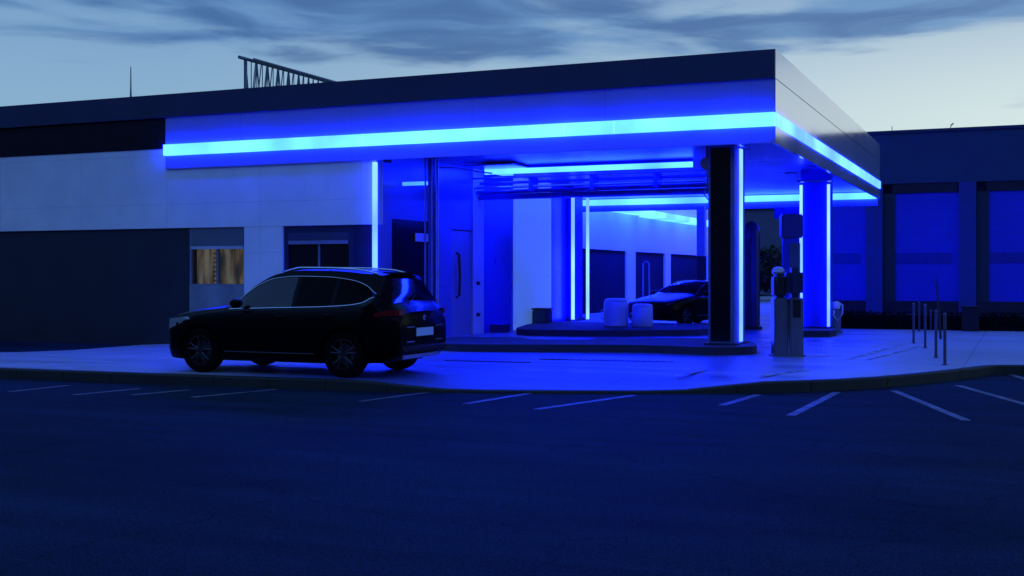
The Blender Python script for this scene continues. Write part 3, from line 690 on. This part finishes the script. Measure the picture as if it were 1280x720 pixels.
# roof truss and lightning rod
T = root('roof_truss', (-20.2, 28, 5.6)); tag(T, 'steel lattice truss standing on the roof behind the parapet', 'truss')
ty0, ty1, zt0, zb0, tX = 28.0, 44.0, 7.62, 5.7, -20.2
MB().tube((tX, ty0 - .3, zt0), (tX, ty1, zt0), .05, n=8).tube((tX + .35, ty0 - .1, zt0 - .05), (tX + .35, ty1, zt0 - .05), .035, n=8).tube((tX, ty0, zb0), (tX, ty1, zb0), .05, n=8).build('chord', M['galv'], T, True)
mb = MB(); y = ty0; k = 0
PT = .27
while y < ty1 - .8:
    mb.tube((tX, y, zb0), (tX, y, zt0), .015, n=6); mb.tube((tX, y, zt0), (tX + .35, y, zt0 - .05), .014, n=6)
    if k % 2: mb.tube((tX, y, zb0), (tX, y + PT, zt0), .02, n=6)
    else: mb.tube((tX, y, zt0), (tX, y + PT, zb0), .02, n=6)
    mb.tube((tX + .35, y, zt0 - .05), (tX, y + PT, zb0 + .6), .016, n=6)
    y += PT; k += 1
mb.build('lattice', M['galv'], T, True)
MB().box(tX - .035, tX + .035, ty0 - .035, ty0 + .035, 5.6, zt0 + .02).build('post', M['galv'], T)
x, y = dp(163.5, 32)
T = root('lightning_rod', (x, y, 5.6)); tag(T, 'thin lightning rod on the roof at far left', 'lightning rod')
MB().path([(x, y, 5.6), (x, y, 6.1), (x, y, 6.55), (x, y, 7.1)], [.05, .035, .018, .012]).build('rod', M['galv'], T, True)
MB().box(x - .15, x + .15, y - .15, y + .15, 5.6, 5.66).build('base_plate', M['galv'], T)

# ------------------------------------------------------------------ cars
def interp(xs, vs, x):
    n = len(xs)
    if x <= xs[0]: return vs[0]
    if x >= xs[-1]: return vs[-1]
    i = max(k for k in range(n - 1) if xs[k] <= x)
    h = xs[i + 1] - xs[i]; t = (x - xs[i]) / h
    d = [(vs[k + 1] - vs[k]) / (xs[k + 1] - xs[k]) for k in range(n - 1)]
    def m_(k):
        if k == 0: return d[0]
        if k == n - 1: return d[-1]
        a, b = d[k - 1], d[k]
        return 0 if a * b <= 0 else 2 * a * b / (a + b)
    m0, m1 = m_(i), m_(i + 1)
    return (2 * t ** 3 - 3 * t * t + 1) * vs[i] + (t ** 3 - 2 * t * t + t) * h * m0 + (-2 * t ** 3 + 3 * t * t) * vs[i + 1] + (t ** 3 - t * t) * h * m1

def make_car(name, S, cfg, loc, rz, label, cat):
    """S: rows  x, zc, zr, yr, zt, yt, zb, yb, yw, ys, zs   (front at x=0); car points to local -X after placing"""
    T = root(name, loc, rz); local(T); tag(T, label, cat)
    xs = [r[0] for r in S]; cols = list(zip(*S))[1:]
    L_ = xs[-1]
    dx = []; x = 0
    while x < L_:
        dx.append(x); x += .02 if (x < .3 or x > L_ - .55) else .045
    dx.append(L_)
    # make sure pillars fall on stations
    for e in cfg['marks']: dx.append(e)
    dx = sorted(set(round(v, 4) for v in dx)); dx = [v for i, v in enumerate(dx) if i == 0 or v - dx[i - 1] > .006 or v in cfg['marks']]
    bm = bmesh.new(); rings = []
    for x in dx:
        zc, zr, yr, zt, yt, zb, yb, yw, ys, zs = [interp(xs, c, x) for c in cols]
        zm = zs + (zb - zs) * .60; zl = zs + (zb - zs) * .25
        half = [(0, zc), (yr * .35, zc - (zc - zr) * .12), (yr * .7, zc - (zc - zr) * .42), (yr, zr), (yt, zt)]
        for t in (.34, .67): half.append((yt + (yb - yt) * t + .012 * math.sin(t * PI), zt + (zb - zt) * t))
        half += [(yb, zb), (yb + (yw - yb) * .55, zb - .035), (yw * .985, zb - .10), (yw, zm), (yw * .985, zl + .06), (yw * .992, zl), (ys + .03, zs + .05), (ys, zs), (0, zs)]
        ring = [bm.verts.new((x, -y, z)) for y, z in half] + [bm.verts.new((x, y, z)) for y, z in half[-2:0:-1]]
        rings.append(ring)
    nh = 16; N_ = len(rings[0])
    TOPF = set(list(range(0, 3)) + list(range(N_ - 3, N_))); SIDE = {4, 5, 6} | {N_ - 1 - 4, N_ - 1 - 5, N_ - 1 - 6}
    for i, (A, Bq) in enumerate(zip(rings, rings[1:])):
        xm_ = (dx[i] + dx[i + 1]) / 2
        for k in range(N_):
            f = bm.faces.new((A[k], A[(k + 1) % N_], Bq[(k + 1) % N_], Bq[k])); f.smooth = True
            if k in SIDE:
                for a, b, mi in cfg['side']:
                    if a < xm_ < b: f.material_index = mi
            if k in TOPF:
                a, b = cfg['wind']
                if a < xm_ < b: f.material_index = 3
                a, b = cfg['rear']
                if a < xm_ < b: f.material_index = 4
    bm.faces.new(rings[0][::-1]); bm.faces.new(rings[-1])
    bmesh.ops.recalc_face_normals(bm, faces=bm.faces)
    me = bpy.data.meshes.new('tmp'); bm.to_mesh(me); bm.free()
    for _ in range(6): me.materials.append(M['paint'])
    tmp = bpy.data.objects.new('tmp', me); COL.objects.link(tmp)
    cut = MB()
    R_ = cfg['arch']; W_ = cfg['hw']
    for wxx in cfg['wheels']:
        for sgn in (-1, 1):
            a = (wxx, sgn * (W_ - .30), cfg['wr'] + .01); b = (wxx, sgn * (W_ + .2), cfg['wr'] + .01)
            cut.tube(a, b, R_, n=40)
    bmesh.ops.recalc_face_normals(cut.bm, faces=cut.bm.faces)
    cm = bpy.data.meshes.new('cut'); cut.bm.to_mesh(cm); cut.bm.free()
    for _ in range(6): cm.materials.append(M['trim'])
    for p in cm.polygons: p.material_index = 5
    co = bpy.data.objects.new('cut', cm); COL.objects.link(co)
    md = tmp.modifiers.new('b', 'BOOLEAN'); md.operation = 'DIFFERENCE'; md.object = co; md.solver = 'EXACT'
    dg = bpy.context.evaluated_depsgraph_get(); dg.update()
    res = bpy.data.meshes.new_from_object(tmp.evaluated_get(dg))
    bpy.data.objects.remove(tmp); bpy.data.objects.remove(co)
    def extract(test, nm, m, parent):
        b2 = bmesh.new(); b2.from_mesh(res)
        bmesh.ops.delete(b2, geom=[f for f in b2.faces if not test(f)], context='FACES')
        if not b2.faces: b2.free(); return None
        if nm == 'wheel_arch':
            pass
        m_ = bpy.data.meshes.new(nm); b2.to_mesh(m_); b2.free(); m_.materials.clear(); m_.materials.append(m)
        for p in m_.polygons: p.use_smooth = True; p.material_index = 0
        try: m_.set_sharp_from_angle(angle=math.radians(32))
        except Exception: pass
        o_ = bpy.data.objects.new(nm, m_); COL.objects.link(o_); o_.parent = parent; return o_
    body = extract(lambda f: f.material_index == 0, 'body', M['paint'], T)
    for wxx in cfg['wheels']:
        for sg in (-1, 1):
            extract(lambda f: f.material_index == 5 and abs(f.calc_center_median().x - wxx) < .7 and f.calc_center_median().y * sg > 0, 'wheel_arch', M['trim'], body)
    extract(lambda f: f.material_index == 3, 'windscreen', M['car_glass'], T)
    extract(lambda f: f.material_index == 4, 'rear_window', M['car_glass_rear'], T)
    for sg in (-1, 1):
        for j, (a, b, mi) in enumerate(cfg['side']):
            extract(lambda f, a=a, b=b, mi=mi: f.material_index == mi and f.calc_center_median().y * sg > 0 and a < f.calc_center_median().x < b, 'side_window', M['car_glass_front'] if mi == 1 else M['car_glass_dark'], T)
    def at(x, nm): return interp(xs, cols[['zc', 'zr', 'yr', 'zt', 'yt', 'zb', 'yb', 'yw', 'ys', 'zs'].index(nm)], x)
    # window trim
    for sg in (-1, 1):
        a0, a1 = cfg['dlo']; n = 40
        lo = [(a0 + (a1 - a0) * i / n, sg * (at(a0 + (a1 - a0) * i / n, 'yb') + .008), at(a0 + (a1 - a0) * i / n, 'zb') - .004) for i in range(n + 1)]
        hi = [(a0 + (a1 - a0) * i / n, sg * (at(a0 + (a1 - a0) * i / n, 'yt') + .006), at(a0 + (a1 - a0) * i / n, 'zt') + .004) for i in range(n + 1)]
        MB().path(lo, .009, 6).path(hi, .006, 6).build('window_trim', M['chrome'], T, True)
        for (a, b) in cfg['bpillars']:
            mb = MB(); 
            q = [(x_, sg * (at(x_, yy_) + .004), at(x_, zz_)) for x_, yy_, zz_ in ((a, 'yb', 'zb'), (b, 'yb', 'zb'), (b, 'yt', 'zt'), (a, 'yt', 'zt'))]
            mb.quad(q).build('window_pillar', M['trim'], body)
        if cfg.get('rails'):
            a, b = cfg['rails']; pts = [(a + (b - a) * i / 24, sg * (at(a + (b - a) * i / 24, 'yr') - .05), at(a + (b - a) * i / 24, 'zr') + .028 * min(1, 6 * min(i / 24, 1 - i / 24)) + .015) for i in range(25)]
            MB().path(pts, .014, 8).build('roof_rail', M['satin'], T, True)
        # mirror
        mx_ = cfg['mirror']; zb_ = at(mx_, 'zb'); yb_ = at(mx_, 'yb')
        mb = MB().lathe([(.01, -.09), (.055, -.075), (.075, -.02), (.07, .05), (.045, .085), (.01, .09)], (0, 0, 0), 16)
        bmesh.ops.rotate(mb.bm, cent=(0, 0, 0), matrix=Matrix.Rotation(PI / 2, 3, 'X'), verts=mb.bm.verts)
        bmesh.ops.scale(mb.bm, vec=(.9, 1.25, 1), verts=mb.bm.verts)
        bmesh.ops.translate(mb.bm, vec=(mx_ + .02, sg * (yb_ + .15), zb_ + .08), verts=mb.bm.verts)
        mr_ = mb.build('mirror', M['paint'], T, True)
        MB().path([(mx_, sg * (yb_ - .01), zb_ + .01), (mx_, sg * (yb_ + .08), zb_ + .04)], .018, 8).build('mirror_arm', M['trim'], mr_, True)
        MB().box(mx_ + .07, mx_ + .09, sg * (yb_ + .07), sg * (yb_ + .24), zb_ + .03, zb_ + .13).bevel(.01).build('mirror_glass', M['chrome'], mr_)
        # door handles + sill trim + door seams
        for hx in cfg['handles']:
            y_ = sg * (at(hx, 'yw') + .012); z_ = at(hx, 'zb') - .13
            MB().path([(hx - .09, y_ - sg * .02, z_), (hx - .07, y_ + sg * .012, z_), (hx + .07, y_ + sg * .012, z_ + .005), (hx + .09, y_ - sg * .02, z_)], .012, 8).build('door_handle', M['trim'], T, True)
        MB().path([(x_, sg * (at(x_, 'yw') + .004), at(x_, 'zs') + .14) for x_ in [cfg['wheels'][0] + .48 + k_ * .1 for k_ in range(int((cfg['wheels'][1] - cfg['wheels'][0] - .92) / .1) + 1)]], .010, 6).build('sill_trim', M['rim'], T, True)
        # arch cladding
        for wxx in cfg['wheels']:
            pts = [(wxx + (R_ + .012) * math.cos(t), sg * (at(min(L_ - .1, max(.1, wxx + R_ * math.cos(t))), 'yw') * .992 + .004), cfg['wr'] + .01 + (R_ + .012) * math.sin(t)) for t in [(-.1 + 1.06 * k_ / 24) * PI for k_ in range(25)]]
            MB().path(pts, .018, 6).build('arch_trim', M['trim'], body, True)
    # wheels
    wr = cfg['wr']
    wm = {}
    def wheel(xw, sg):
        yw_ = cfg['hw'] - .115
        Wt = bpy.data.objects.new('wheel', None); COL.objects.link(Wt); Wt.parent = T; Wt.location = (xw, sg * yw_, wr); Wt['_abs'] = 0
        if sg > 0: Wt.rotation_euler.z = PI
        if not wm:
            ty_ = MB().lathe([(wr * .66, -.10), (wr * .74, -.112), (wr * .93, -.108), (wr * .985, -.085), (wr, -.04), (wr, .04), (wr * .985, .085), (wr * .93, .108), (wr * .74, .112), (wr * .66, .10)], (0, 0, 0), 48, 'y', closed=True)
            wm['tyre'] = ty_.build('tyre', M['rubber'], Wt, True)
            rr = wr * .67
            mb = MB().lathe([(rr, -.10), (rr * .93, -.102), (rr * .90, -.06), (rr * .88, .08), (rr, .10)], (0, 0, 0), 48, 'y', closed=True)
            for k_ in range(5):
                for off in (-.17, .17):
                    a = k_ * 2 * PI / 5 + PI / 2
                    b_ = a + off
                    mb.path([(math.cos(a) * .03 + math.cos(b_) * .02, -.075, math.sin(a) * .03 + math.sin(b_) * .02), (math.cos(b_) * rr * .55, -.085, math.sin(b_) * rr * .55), (math.cos(b_ + off * .3) * rr * .93, -.09, math.sin(b_ + off * .3) * rr * .93)], [.022, .017, .014], 6)
            mb.lathe([(.055, -.09), (.06, -.07), (.06, -.03), (.02, -.02)], (0, 0, 0), 20, 'y')
            wm['rim'] = mb.build('rim', M['rim'], Wt, True)
            wm['disc'] = MB().lathe([(.02, -.02), (wr * .42, -.02), (wr * .42, .0), (.02, .0)], (0, 0, 0), 28, 'y').build('brake_disc', M['steel'], Wt, True)
            wm['back'] = MB().lathe([(.02, .03), (rr * .88, .03), (rr * .88, .05), (.02, .05)], (0, 0, 0), 28, 'y').build('hub', M['black_metal'], Wt, True)
        else:
            for k_ in wm: c_ = wm[k_].copy(); COL.objects.link(c_); c_.parent = Wt
    for xw in cfg['wheels']:
        for sg in (-1, 1): wheel(xw, sg)
    # cabin
    for (sx, sy) in cfg['seats']:
        mb = MB().box(sx, sx + .5, sy - .25, sy + .25, .38, .62).bevel(.05, 3)
        q = MB().box(0, .14, -.24, .24, 0, .62).bevel(.05, 3); bmesh.ops.rotate(q.bm, cent=(0, 0, 0), matrix=Matrix.Rotation(.25, 3, 'Y'), verts=q.bm.verts)
        q.box(.20, .29, -.13, .13, .66, .84); 
        bmesh.ops.translate(q.bm, vec=(sx + .42, sy, .58), verts=q.bm.verts)
        s_ = mb.build('seat', M['seat'], T, True); q.build('backrest', M['seat'], s_, True)
    dxx = cfg['dash']; MB().box(dxx, dxx + .3, -.66, .66, .6, cfg['dashz']).bevel(.05, 3).build('dashboard', M['seat'], T, True)
    st = MB().lathe([(.17, -.012), (.185, 0), (.17, .012), (.16, 0)], (0, 0, 0), 28, 'z', closed=True); bmesh.ops.rotate(st.bm, cent=(0, 0, 0), matrix=Matrix.Rotation(-1.1, 3, 'Y'), verts=st.bm.verts)
    bmesh.ops.translate(st.bm, vec=(dxx + .42, -.36, cfg['dashz'] - .04), verts=st.bm.verts); st.build('steering_wheel', M['seat'], T, True)
    MB().box(.6, L_ - .35, -.62, .62, at(L_ / 2, 'zs') + .01, at(L_ / 2, 'zs') + .05).build('underbody', M['trim'], T)
    return T, at, body

# compact SUV
#      x    zc    zr    yr    zt    yt    zb    yb    yw    ys    zs
SUV = [
    (0.00, .70, .66, .46, .64, .50, .62, .52, .55, .50, .30),
    (0.06, .80, .76, .60, .74, .64, .72, .66, .70, .64, .24),
    (0.18, .89, .85, .70, .83, .75, .81, .77, .82, .75, .21),
    (0.45, .97, .93, .72, .91, .79, .88, .82, .88, .82, .20),
    (0.90, 1.03, .995, .70, .975, .78, .945, .83, .91, .84, .20),
    (1.18, 1.06, 1.03, .68, 1.005, .77, .975, .83, .915, .84, .20),
    (1.30, 1.115, 1.07, .68, 1.03, .76, .985, .83, .915, .84, .20),
    (1.75, 1.43, 1.38, .61, 1.33, .66, 1.00, .83, .915, .84, .20),
    (2.05, 1.555, 1.515, .57, 1.445, .625, 1.01, .83, .915, .84, .20),
    (2.45, 1.60, 1.57, .56, 1.48, .615, 1.02, .83, .92, .84, .20),
    (3.00, 1.60, 1.565, .56, 1.47, .61, 1.035, .83, .92, .84, .20),
    (3.45, 1.58, 1.54, .56, 1.42, .615, 1.06, .82, .92, .84, .20),
    (3.72, 1.56, 1.515, .55, 1.335, .64, 1.10, .80, .915, .84, .21),
    (3.86, 1.545, 1.50, .55, 1.24, .68, 1.17, .77, .91, .83, .22),
    (3.93, 1.535, 1.49, .545, 1.21, .69, 1.19, .755, .905, .83, .23),
    (3.965, 1.50, 1.46, .56, 1.19, .71, 1.15, .76, .90, .82, .24),
    (4.05, 1.36, 1.32, .60, 1.13, .74, 1.08, .77, .89, .80, .25),
    (4.14, 1.20, 1.165, .66, 1.08, .76, 1.03, .78, .88, .78, .27),
    (4.20, 1.09, 1.06, .69, 1.03, .75, .98, .78, .86, .76, .29),
    (4.27, 1.04, 1.01, .66, .98, .71, .93, .74, .82, .72, .33),
    (4.33, .97, .94, .60, .91, .64, .87, .67, .74, .66, .38),
]
SUV = [(row[0] * .975,) + row[1:] for row in SUV]
cfgS = dict(marks=[1.30, 1.95, 2.42, 2.49, 3.10, 3.16, 3.80], side=[(1.31, 2.42, 1), (2.49, 3.10, 2), (3.16, 3.78, 2)], wind=(1.20, 1.96), rear=(3.89, 4.07), arch=.385, hw=.91, wheels=(.80, 3.355), wr=.345,
            dlo=(1.31, 3.80), bpillars=[(2.42, 2.49), (3.10, 3.16)], rails=(2.1, 3.72), mirror=1.52, handles=(2.28, 3.12), seats=((1.95, -.36), (1.95, .36), (2.8, -.36), (2.8, .36)), dash=1.45, dashz=.98)
CARX, CARY = -12.46, 15.88
SU, at, body = make_car('parked_car', SUV, cfgS, (CARX, CARY, 0.0), 0, 'black compact suv with silver roof rails parked at the kerb before the building', 'car')
# suv details
def patch(at, x0, x1, z0f, z1f, sg, off, n=10, m_=4):
    """panel following the body side between two heights"""
    mb = MB(); g = []
    for i in range(n + 1):
        x = x0 + (x1 - x0) * i / n; row = []
        for j in range(m_ + 1):
            z = z0f(x) + (z1f(x) - z0f(x)) * j / m_
            row.append((x, sg * (at(x, 'yw') + off), z))
        g.append(row)
    for i in range(n):
        for j in range(m_): mb.quad([g[i][j], g[i + 1][j], g[i + 1][j + 1], g[i][j + 1]])
    return mb
for sg in (-1, 1):
    # tail lamps: wrap round rear corner
    pts = []
    t = MB()
    prof = [(x_ * .975, y_) for x_, y_ in ((3.98, .915), (4.08, .90), (4.16, .885), (4.22, .86), (4.27, .815), (4.31, .74), (4.335, .62))]
    for (xa, ya), (xb, yb) in zip(prof, prof[1:]):
        za0, za1 = .90 + (xa - 3.88) * .05, .95 + (min(1, (xa - 3.88) / .2)) * .045
        zb0_, zb1_ = .90 + (xb - 3.88) * .05, .95 + (min(1, (xb - 3.88) / .2)) * .045
        t.quad([(xa, sg * ya, za0), (xb, sg * yb, zb0_), (xb + .004, sg * yb, zb1_), (xa + .004, sg * ya, za1)])
        t.quad([(xa - .05, sg * (ya - .05), za1), (xa, sg * ya, za1), (xb, sg * yb, zb1_), (xb - .05, sg * (yb - .05), zb1_)])
        t.quad([(xa - .05, sg * (ya - .05), za0), (xa, sg * ya, za0), (xb, sg * yb, zb0_), (xb - .05, sg * (yb - .05), zb0_)])
    tl = t.build('tail_light', M['tail'], SU)
    t = MB(); 
    for (xa, ya), (xb, yb) in zip(prof[1:4], prof[2:5]): t.quad([(xa + .005, sg * (ya + .004), .915), (xb + .005, sg * (yb + .004), .915), (xb + .005, sg * (yb + .004), .955), (xa + .005, sg * (ya + .004), .955)])
    t.build('lamp_glow', M['tail_on'], tl)
    # head lamps
    t = MB()
    prof = [(.60, .865), (.42, .855), (.28, .83), (.16, .80), (.07, .71), (.02, .60)]
    for (xa, ya), (xb, yb) in zip(prof, prof[1:]):
        ha = .02 + (.6 - xa) * .14; hb = .02 + (.6 - xb) * .14; ca = .84 - (.6 - xa) * .22; cb = .84 - (.6 - xb) * .22
        t.quad([(xa - .01, sg * (ya + .012), ca - ha), (xb - .01, sg * (yb + .012), cb - hb), (xb - .01, sg * (yb + .0), cb + hb), (xa - .01, sg * (ya + .0), ca + ha)])
    t.build('headlight', M['head'], SU)
    MB().lathe([(.05, -.04), (.055, 0), (.05, .03)], (4.1, sg * .5, .34), 16, 'y').build('exhaust_tip', M['chrome'], SU, True)
    for (x_, w_) in ((1.28, .006), (2.455, .006), (3.13, .006)):
        n = 12; mb = MB()
        mb.path([(x_ + (.05 * (1 - j / n) ** 2 if x_ > 2 else 0), sg * (at(x_, 'yw') * (1 if .3 < j / n < .8 else .992) + .0015), at(x_, 'zs') + .08 + (at(x_, 'zb') - at(x_, 'zs') - .16) * j / n) for j in range(n + 1)], .004, 5)
        mb.build('door_seam', M['black_metal'], body)
# rear glass surround, spoiler, plate, badge, bumper
MB().box(3.822, 3.952, -.56, .56, 1.52, 1.548).bevel(.01).build('spoiler', M['paint'], SU)
pl = MB().box(4.227, 4.240, -.27, .27, .60, .72).build('number_plate', M['plate'], SU)
MB().box(4.222, 4.230, -.30, .30, .57, .745).build('plate_recess', M['trim'], pl)
MB().lathe([(.045, .0), (.045, .012), (.02, .016)], (0, 0, 0), 20).build('badge', M['chrome'], SU)
bd = bpy.data.objects['badge']; bd.location = (4.217, 0, .87); bd.rotation_euler = (0, PI / 2, 0)
for sg in (-1, 1):
    for z in (.735, .52): MB().box(4.222, 4.242, sg * .34, sg * .58, z, z + .015).build('chrome_accent', M['chrome'], SU)
MB().box(3.992, 4.252, -.72, .72, .36, .47).bevel(.03, 3).build('rear_bumper', M['trim'], SU, True)
MB().box(3.912, 4.192, -.60, .60, .27, .33).bevel(.02).build('skid_plate', M['satin'], SU)
MB().box(-.012, .06, -.34, .34, .36, .62).bevel(.02).build('grille', M['trim'], SU)
MB().path([(4.02, .1, 1.21), (4.12, -.2, 1.13), (4.14, -.45, 1.11)], .008, 6).build('rear_wiper', M['trim'], SU, True)

# saloon behind
SAL = [
    (0.00, .62, .58, .46, .57, .50, .55, .52, .55, .50, .28),
    (0.06, .70, .67, .62, .65, .66, .63, .68, .72, .64, .22),
    (0.20, .76, .73, .70, .71, .75, .70, .78, .82, .75, .19),
    (0.60, .84, .82, .72, .80, .78, .78, .81, .87, .80, .18),
    (1.15, .93, .91, .70, .89, .77, .86, .81, .89, .82, .18),
    (1.30, .96, .94, .68, .91, .76, .87, .81, .89, .82, .18),
    (1.90, 1.24, 1.21, .58, 1.18, .62, .90, .80, .89, .82, .18),
    (2.30, 1.35, 1.32, .53, 1.27, .58, .92, .80, .89, .82, .18),
    (2.80, 1.35, 1.32, .53, 1.26, .58, .94, .80, .89, .82, .18),
    (3.30, 1.27, 1.24, .55, 1.18, .61, .96, .79, .89, .82, .18),
    (3.75, 1.10, 1.08, .60, 1.03, .68, .985, .77, .89, .82, .19),
    (3.95, 1.04, 1.02, .64, 1.00, .71, .98, .76, .88, .80, .20),
    (4.30, 1.00, .98, .66, .96, .72, .94, .75, .85, .77, .24),
    (4.42, .93, .90, .60, .87, .66, .84, .70, .78, .70, .32),
    (4.46, .84, .80, .52, .78, .56, .75, .60, .68, .60, .38),
]
cfgC = dict(marks=[1.4, 2.5, 2.56, 3.6], side=[(1.40, 2.5, 1), (2.56, 3.6, 2)], wind=(1.34, 2.15), rear=(3.1, 3.85), arch=.355, hw=.88, wheels=(.82, 3.55), wr=.325,
            dlo=(1.40, 3.62), bpillars=[(2.5, 2.56)], rails=None, mirror=1.62, handles=(2.35, 3.2), seats=((1.95, -.36), (1.95, .36), (2.75, -.36), (2.75, .36)), dash=1.5, dashz=.86)
sx, sy = dp(818, 34.3)
SD, atc, bodyc = make_car('parked_saloon', SAL, cfgC, (sx - .25, sy, 0), 1.2, 'low dark saloon car parked in the bay behind the pale barrels', 'car')
for sg in (-1, 1):
    t = MB(); prof = [(.55, .84), (.35, .82), (.2, .79), (.08, .70)]
    for (xa, ya), (xb, yb) in zip(prof, prof[1:]): t.quad([(xa, sg * (ya + .01), .64), (xb, sg * (yb + .01), .60), (xb, sg * yb, .68), (xa, sg * ya, .70)])
    t.build('headlight', M['head'], SD)
    MB().box(4.42, 4.46, sg * .4, sg * .68, .74, .82).build('tail_light', M['tail'], SD)

# ------------------------------------------------------------------ world
w = bpy.data.worlds.new('World'); sc.world = w; w.use_nodes = True; nt = w.node_tree; nt.nodes.clear(); N, L = nt.nodes, nt.links
out = N.new('ShaderNodeOutputWorld'); bg = N.new('ShaderNodeBackground'); L.new(bg.outputs[0], out.inputs[0])
tc = N.new('ShaderNodeTexCoord'); sp = N.new('ShaderNodeSeparateXYZ'); L.new(tc.outputs['Generated'], sp.inputs[0])
def mth(op, a, b=None, c=None):
    n = N.new('ShaderNodeMath'); n.operation = op
    for i, v in enumerate((a, b, c)):
        if v is None: continue
        if isinstance(v, (int, float)): n.inputs[i].default_value = v
        else: L.new(v, n.inputs[i])
    return n.outputs[0]
def mrange(v, a, b, c=0, d=1, smooth=True):
    n = N.new('ShaderNodeMapRange'); n.interpolation_type = 'SMOOTHSTEP' if smooth else 'LINEAR'
    n.inputs[1].default_value = a; n.inputs[2].default_value = b; n.inputs[3].default_value = c; n.inputs[4].default_value = d
    L.new(v, n.inputs[0]); return n.outputs[0]
def mixc(f, a, b):
    n = N.new('ShaderNodeMix'); n.data_type = 'RGBA'
    if isinstance(f, (int, float)): n.inputs[0].default_value = f
    else: L.new(f, n.inputs[0])
    for i, v in ((6, a), (7, b)):
        if isinstance(v, tuple): n.inputs[i].default_value = (*v, 1)
        else: L.new(v, n.inputs[i])
    return n.outputs[2]
az = mth('ARCTAN2', sp.outputs[0], sp.outputs[1])     # 0 toward +Y, negative to the left
el = mth('ARCSINE', sp.outputs[2])
# clear-sky colour: pale low in the right, blue higher and to the left
azf = mrange(az, math.radians(-42), math.radians(6))
low = mrange(el, math.radians(6), math.radians(17), 1, 0)
c_hi = (.15, .30, .56)
c_lowL = (.25, .43, .62); c_lowR = (.66, .79, .79)
lowc = mixc(azf, c_lowL, c_lowR)
clear = mixc(low, c_hi, lowc)
# streaky cloud banks
cv = N.new('ShaderNodeCombineXYZ'); L.new(mth('MULTIPLY', az, 2.4), cv.inputs[0]); L.new(mth('MULTIPLY', mth('ADD', el, mth('MULTIPLY', az, .03)), 15.0), cv.inputs[1]); cv.inputs[2].default_value = 3.7
n1 = N.new('ShaderNodeTexNoise'); n1.inputs['Scale'].default_value = 1.35; n1.inputs['Detail'].default_value = 7; n1.inputs['Roughness'].default_value = .52; n1.inputs['Distortion'].default_value = .35
L.new(cv.outputs[0], n1.inputs['Vector'])
cv2 = N.new('ShaderNodeCombineXYZ'); L.new(mth('MULTIPLY', az, 7.0), cv2.inputs[0]); L.new(mth('MULTIPLY', el, 38.0), cv2.inputs[1]); cv2.inputs[2].default_value = 9.1
n2 = N.new('ShaderNodeTexNoise'); n2.inputs['Scale'].default_value = 1.1; n2.inputs['Detail'].default_value = 8; n2.inputs['Roughness'].default_value = .50; n2.inputs['Distortion'].default_value = .6
L.new(cv2.outputs[0], n2.inputs['Vector'])
thick = mrange(n2.outputs['Fac'], .36, .66)
bank = mrange(el, math.radians(9.2), math.radians(12))        # overcast bank high up in frame
bias = mth('ADD', mth('MULTIPLY_ADD', bank, .23, -.10), mth('MULTIPLY_ADD', n2.outputs['Fac'], .34, -.17))
cf = mrange(mth('ADD', n1.outputs['Fac'], bias), .46, .66)
cloudc = mixc(thick, mixc(azf, (.095, .235, .49), (.15, .31, .56)), mixc(azf, (.050, .135, .34), (.068, .165, .39)))
skyc = mixc(mth('MULTIPLY', cf, .92), clear, cloudc)
# behind the viewer: deep blue dusk, dim near the ground
yb_ = mrange(sp.outputs[1], -.15, .45)
backc = mixc(mrange(el, math.radians(8), math.radians(38)), (.010, .022, .07), (.20, .46, 1.25))
skyc2 = mixc(yb_, backc, skyc)
# overhead
skyc3 = mixc(mrange(el, math.radians(16), math.radians(40)), skyc2, (.13, .34, 1.0))
skyc3 = mixc(mrange(el, math.radians(38), math.radians(75)), skyc3, (.03, .08, .26))
ns = N.new('ShaderNodeTexSky'); ns.sky_type = 'NISHITA'; ns.sun_disc = False; ns.sun_elevation = math.radians(1.5); ns.sun_rotation = math.radians(25)
add = N.new('ShaderNodeMix'); add.data_type = 'RGBA'; add.blend_type = 'ADD'; add.inputs[0].default_value = .006
L.new(skyc3, add.inputs[6]); L.new(ns.outputs[0], add.inputs[7])
L.new(add.outputs[2], bg.inputs[0]); bg.inputs[1].default_value = 1.0
sun = bpy.data.lights.new('sun', 'SUN'); sun.energy = .03; sun.angle = math.radians(15); sun.color = (1, .9, .8)
so = bpy.data.objects.new('sun', sun); COL.objects.link(so); so.rotation_euler = (math.radians(85), 0, math.radians(180 - 25))

# ------------------------------------------------------------------ camera and settings
cam = bpy.data.cameras.new('camera'); co = bpy.data.objects.new('camera', cam); COL.objects.link(co)
co.location = (0, 0, CAMZ); co.rotation_euler = (PI / 2, 0, YAW)
cam.sensor_width = 36; cam.lens = F / 1280 * 36; cam.shift_y = -(360 - HOR) / 1280; cam.clip_end = 2000; cam.clip_start = .05
sc.camera = co
sc.view_settings.view_transform = 'Standard'; sc.view_settings.look = 'None'; sc.view_settings.exposure = 0; sc.view_settings.gamma = 1
sc.render.engine = 'CYCLES'; sc.cycles.use_denoising = True
sc.cycles.max_bounces = 8; sc.cycles.diffuse_bounces = 4; sc.cycles.glossy_bounces = 4; sc.cycles.transparent_max_bounces = 12
sc.cycles.caustics_reflective = False; sc.cycles.caustics_refractive = False; sc.cycles.sample_clamp_indirect = 6
for o in bpy.data.objects:
    if '_abs' in o: del o['_abs']
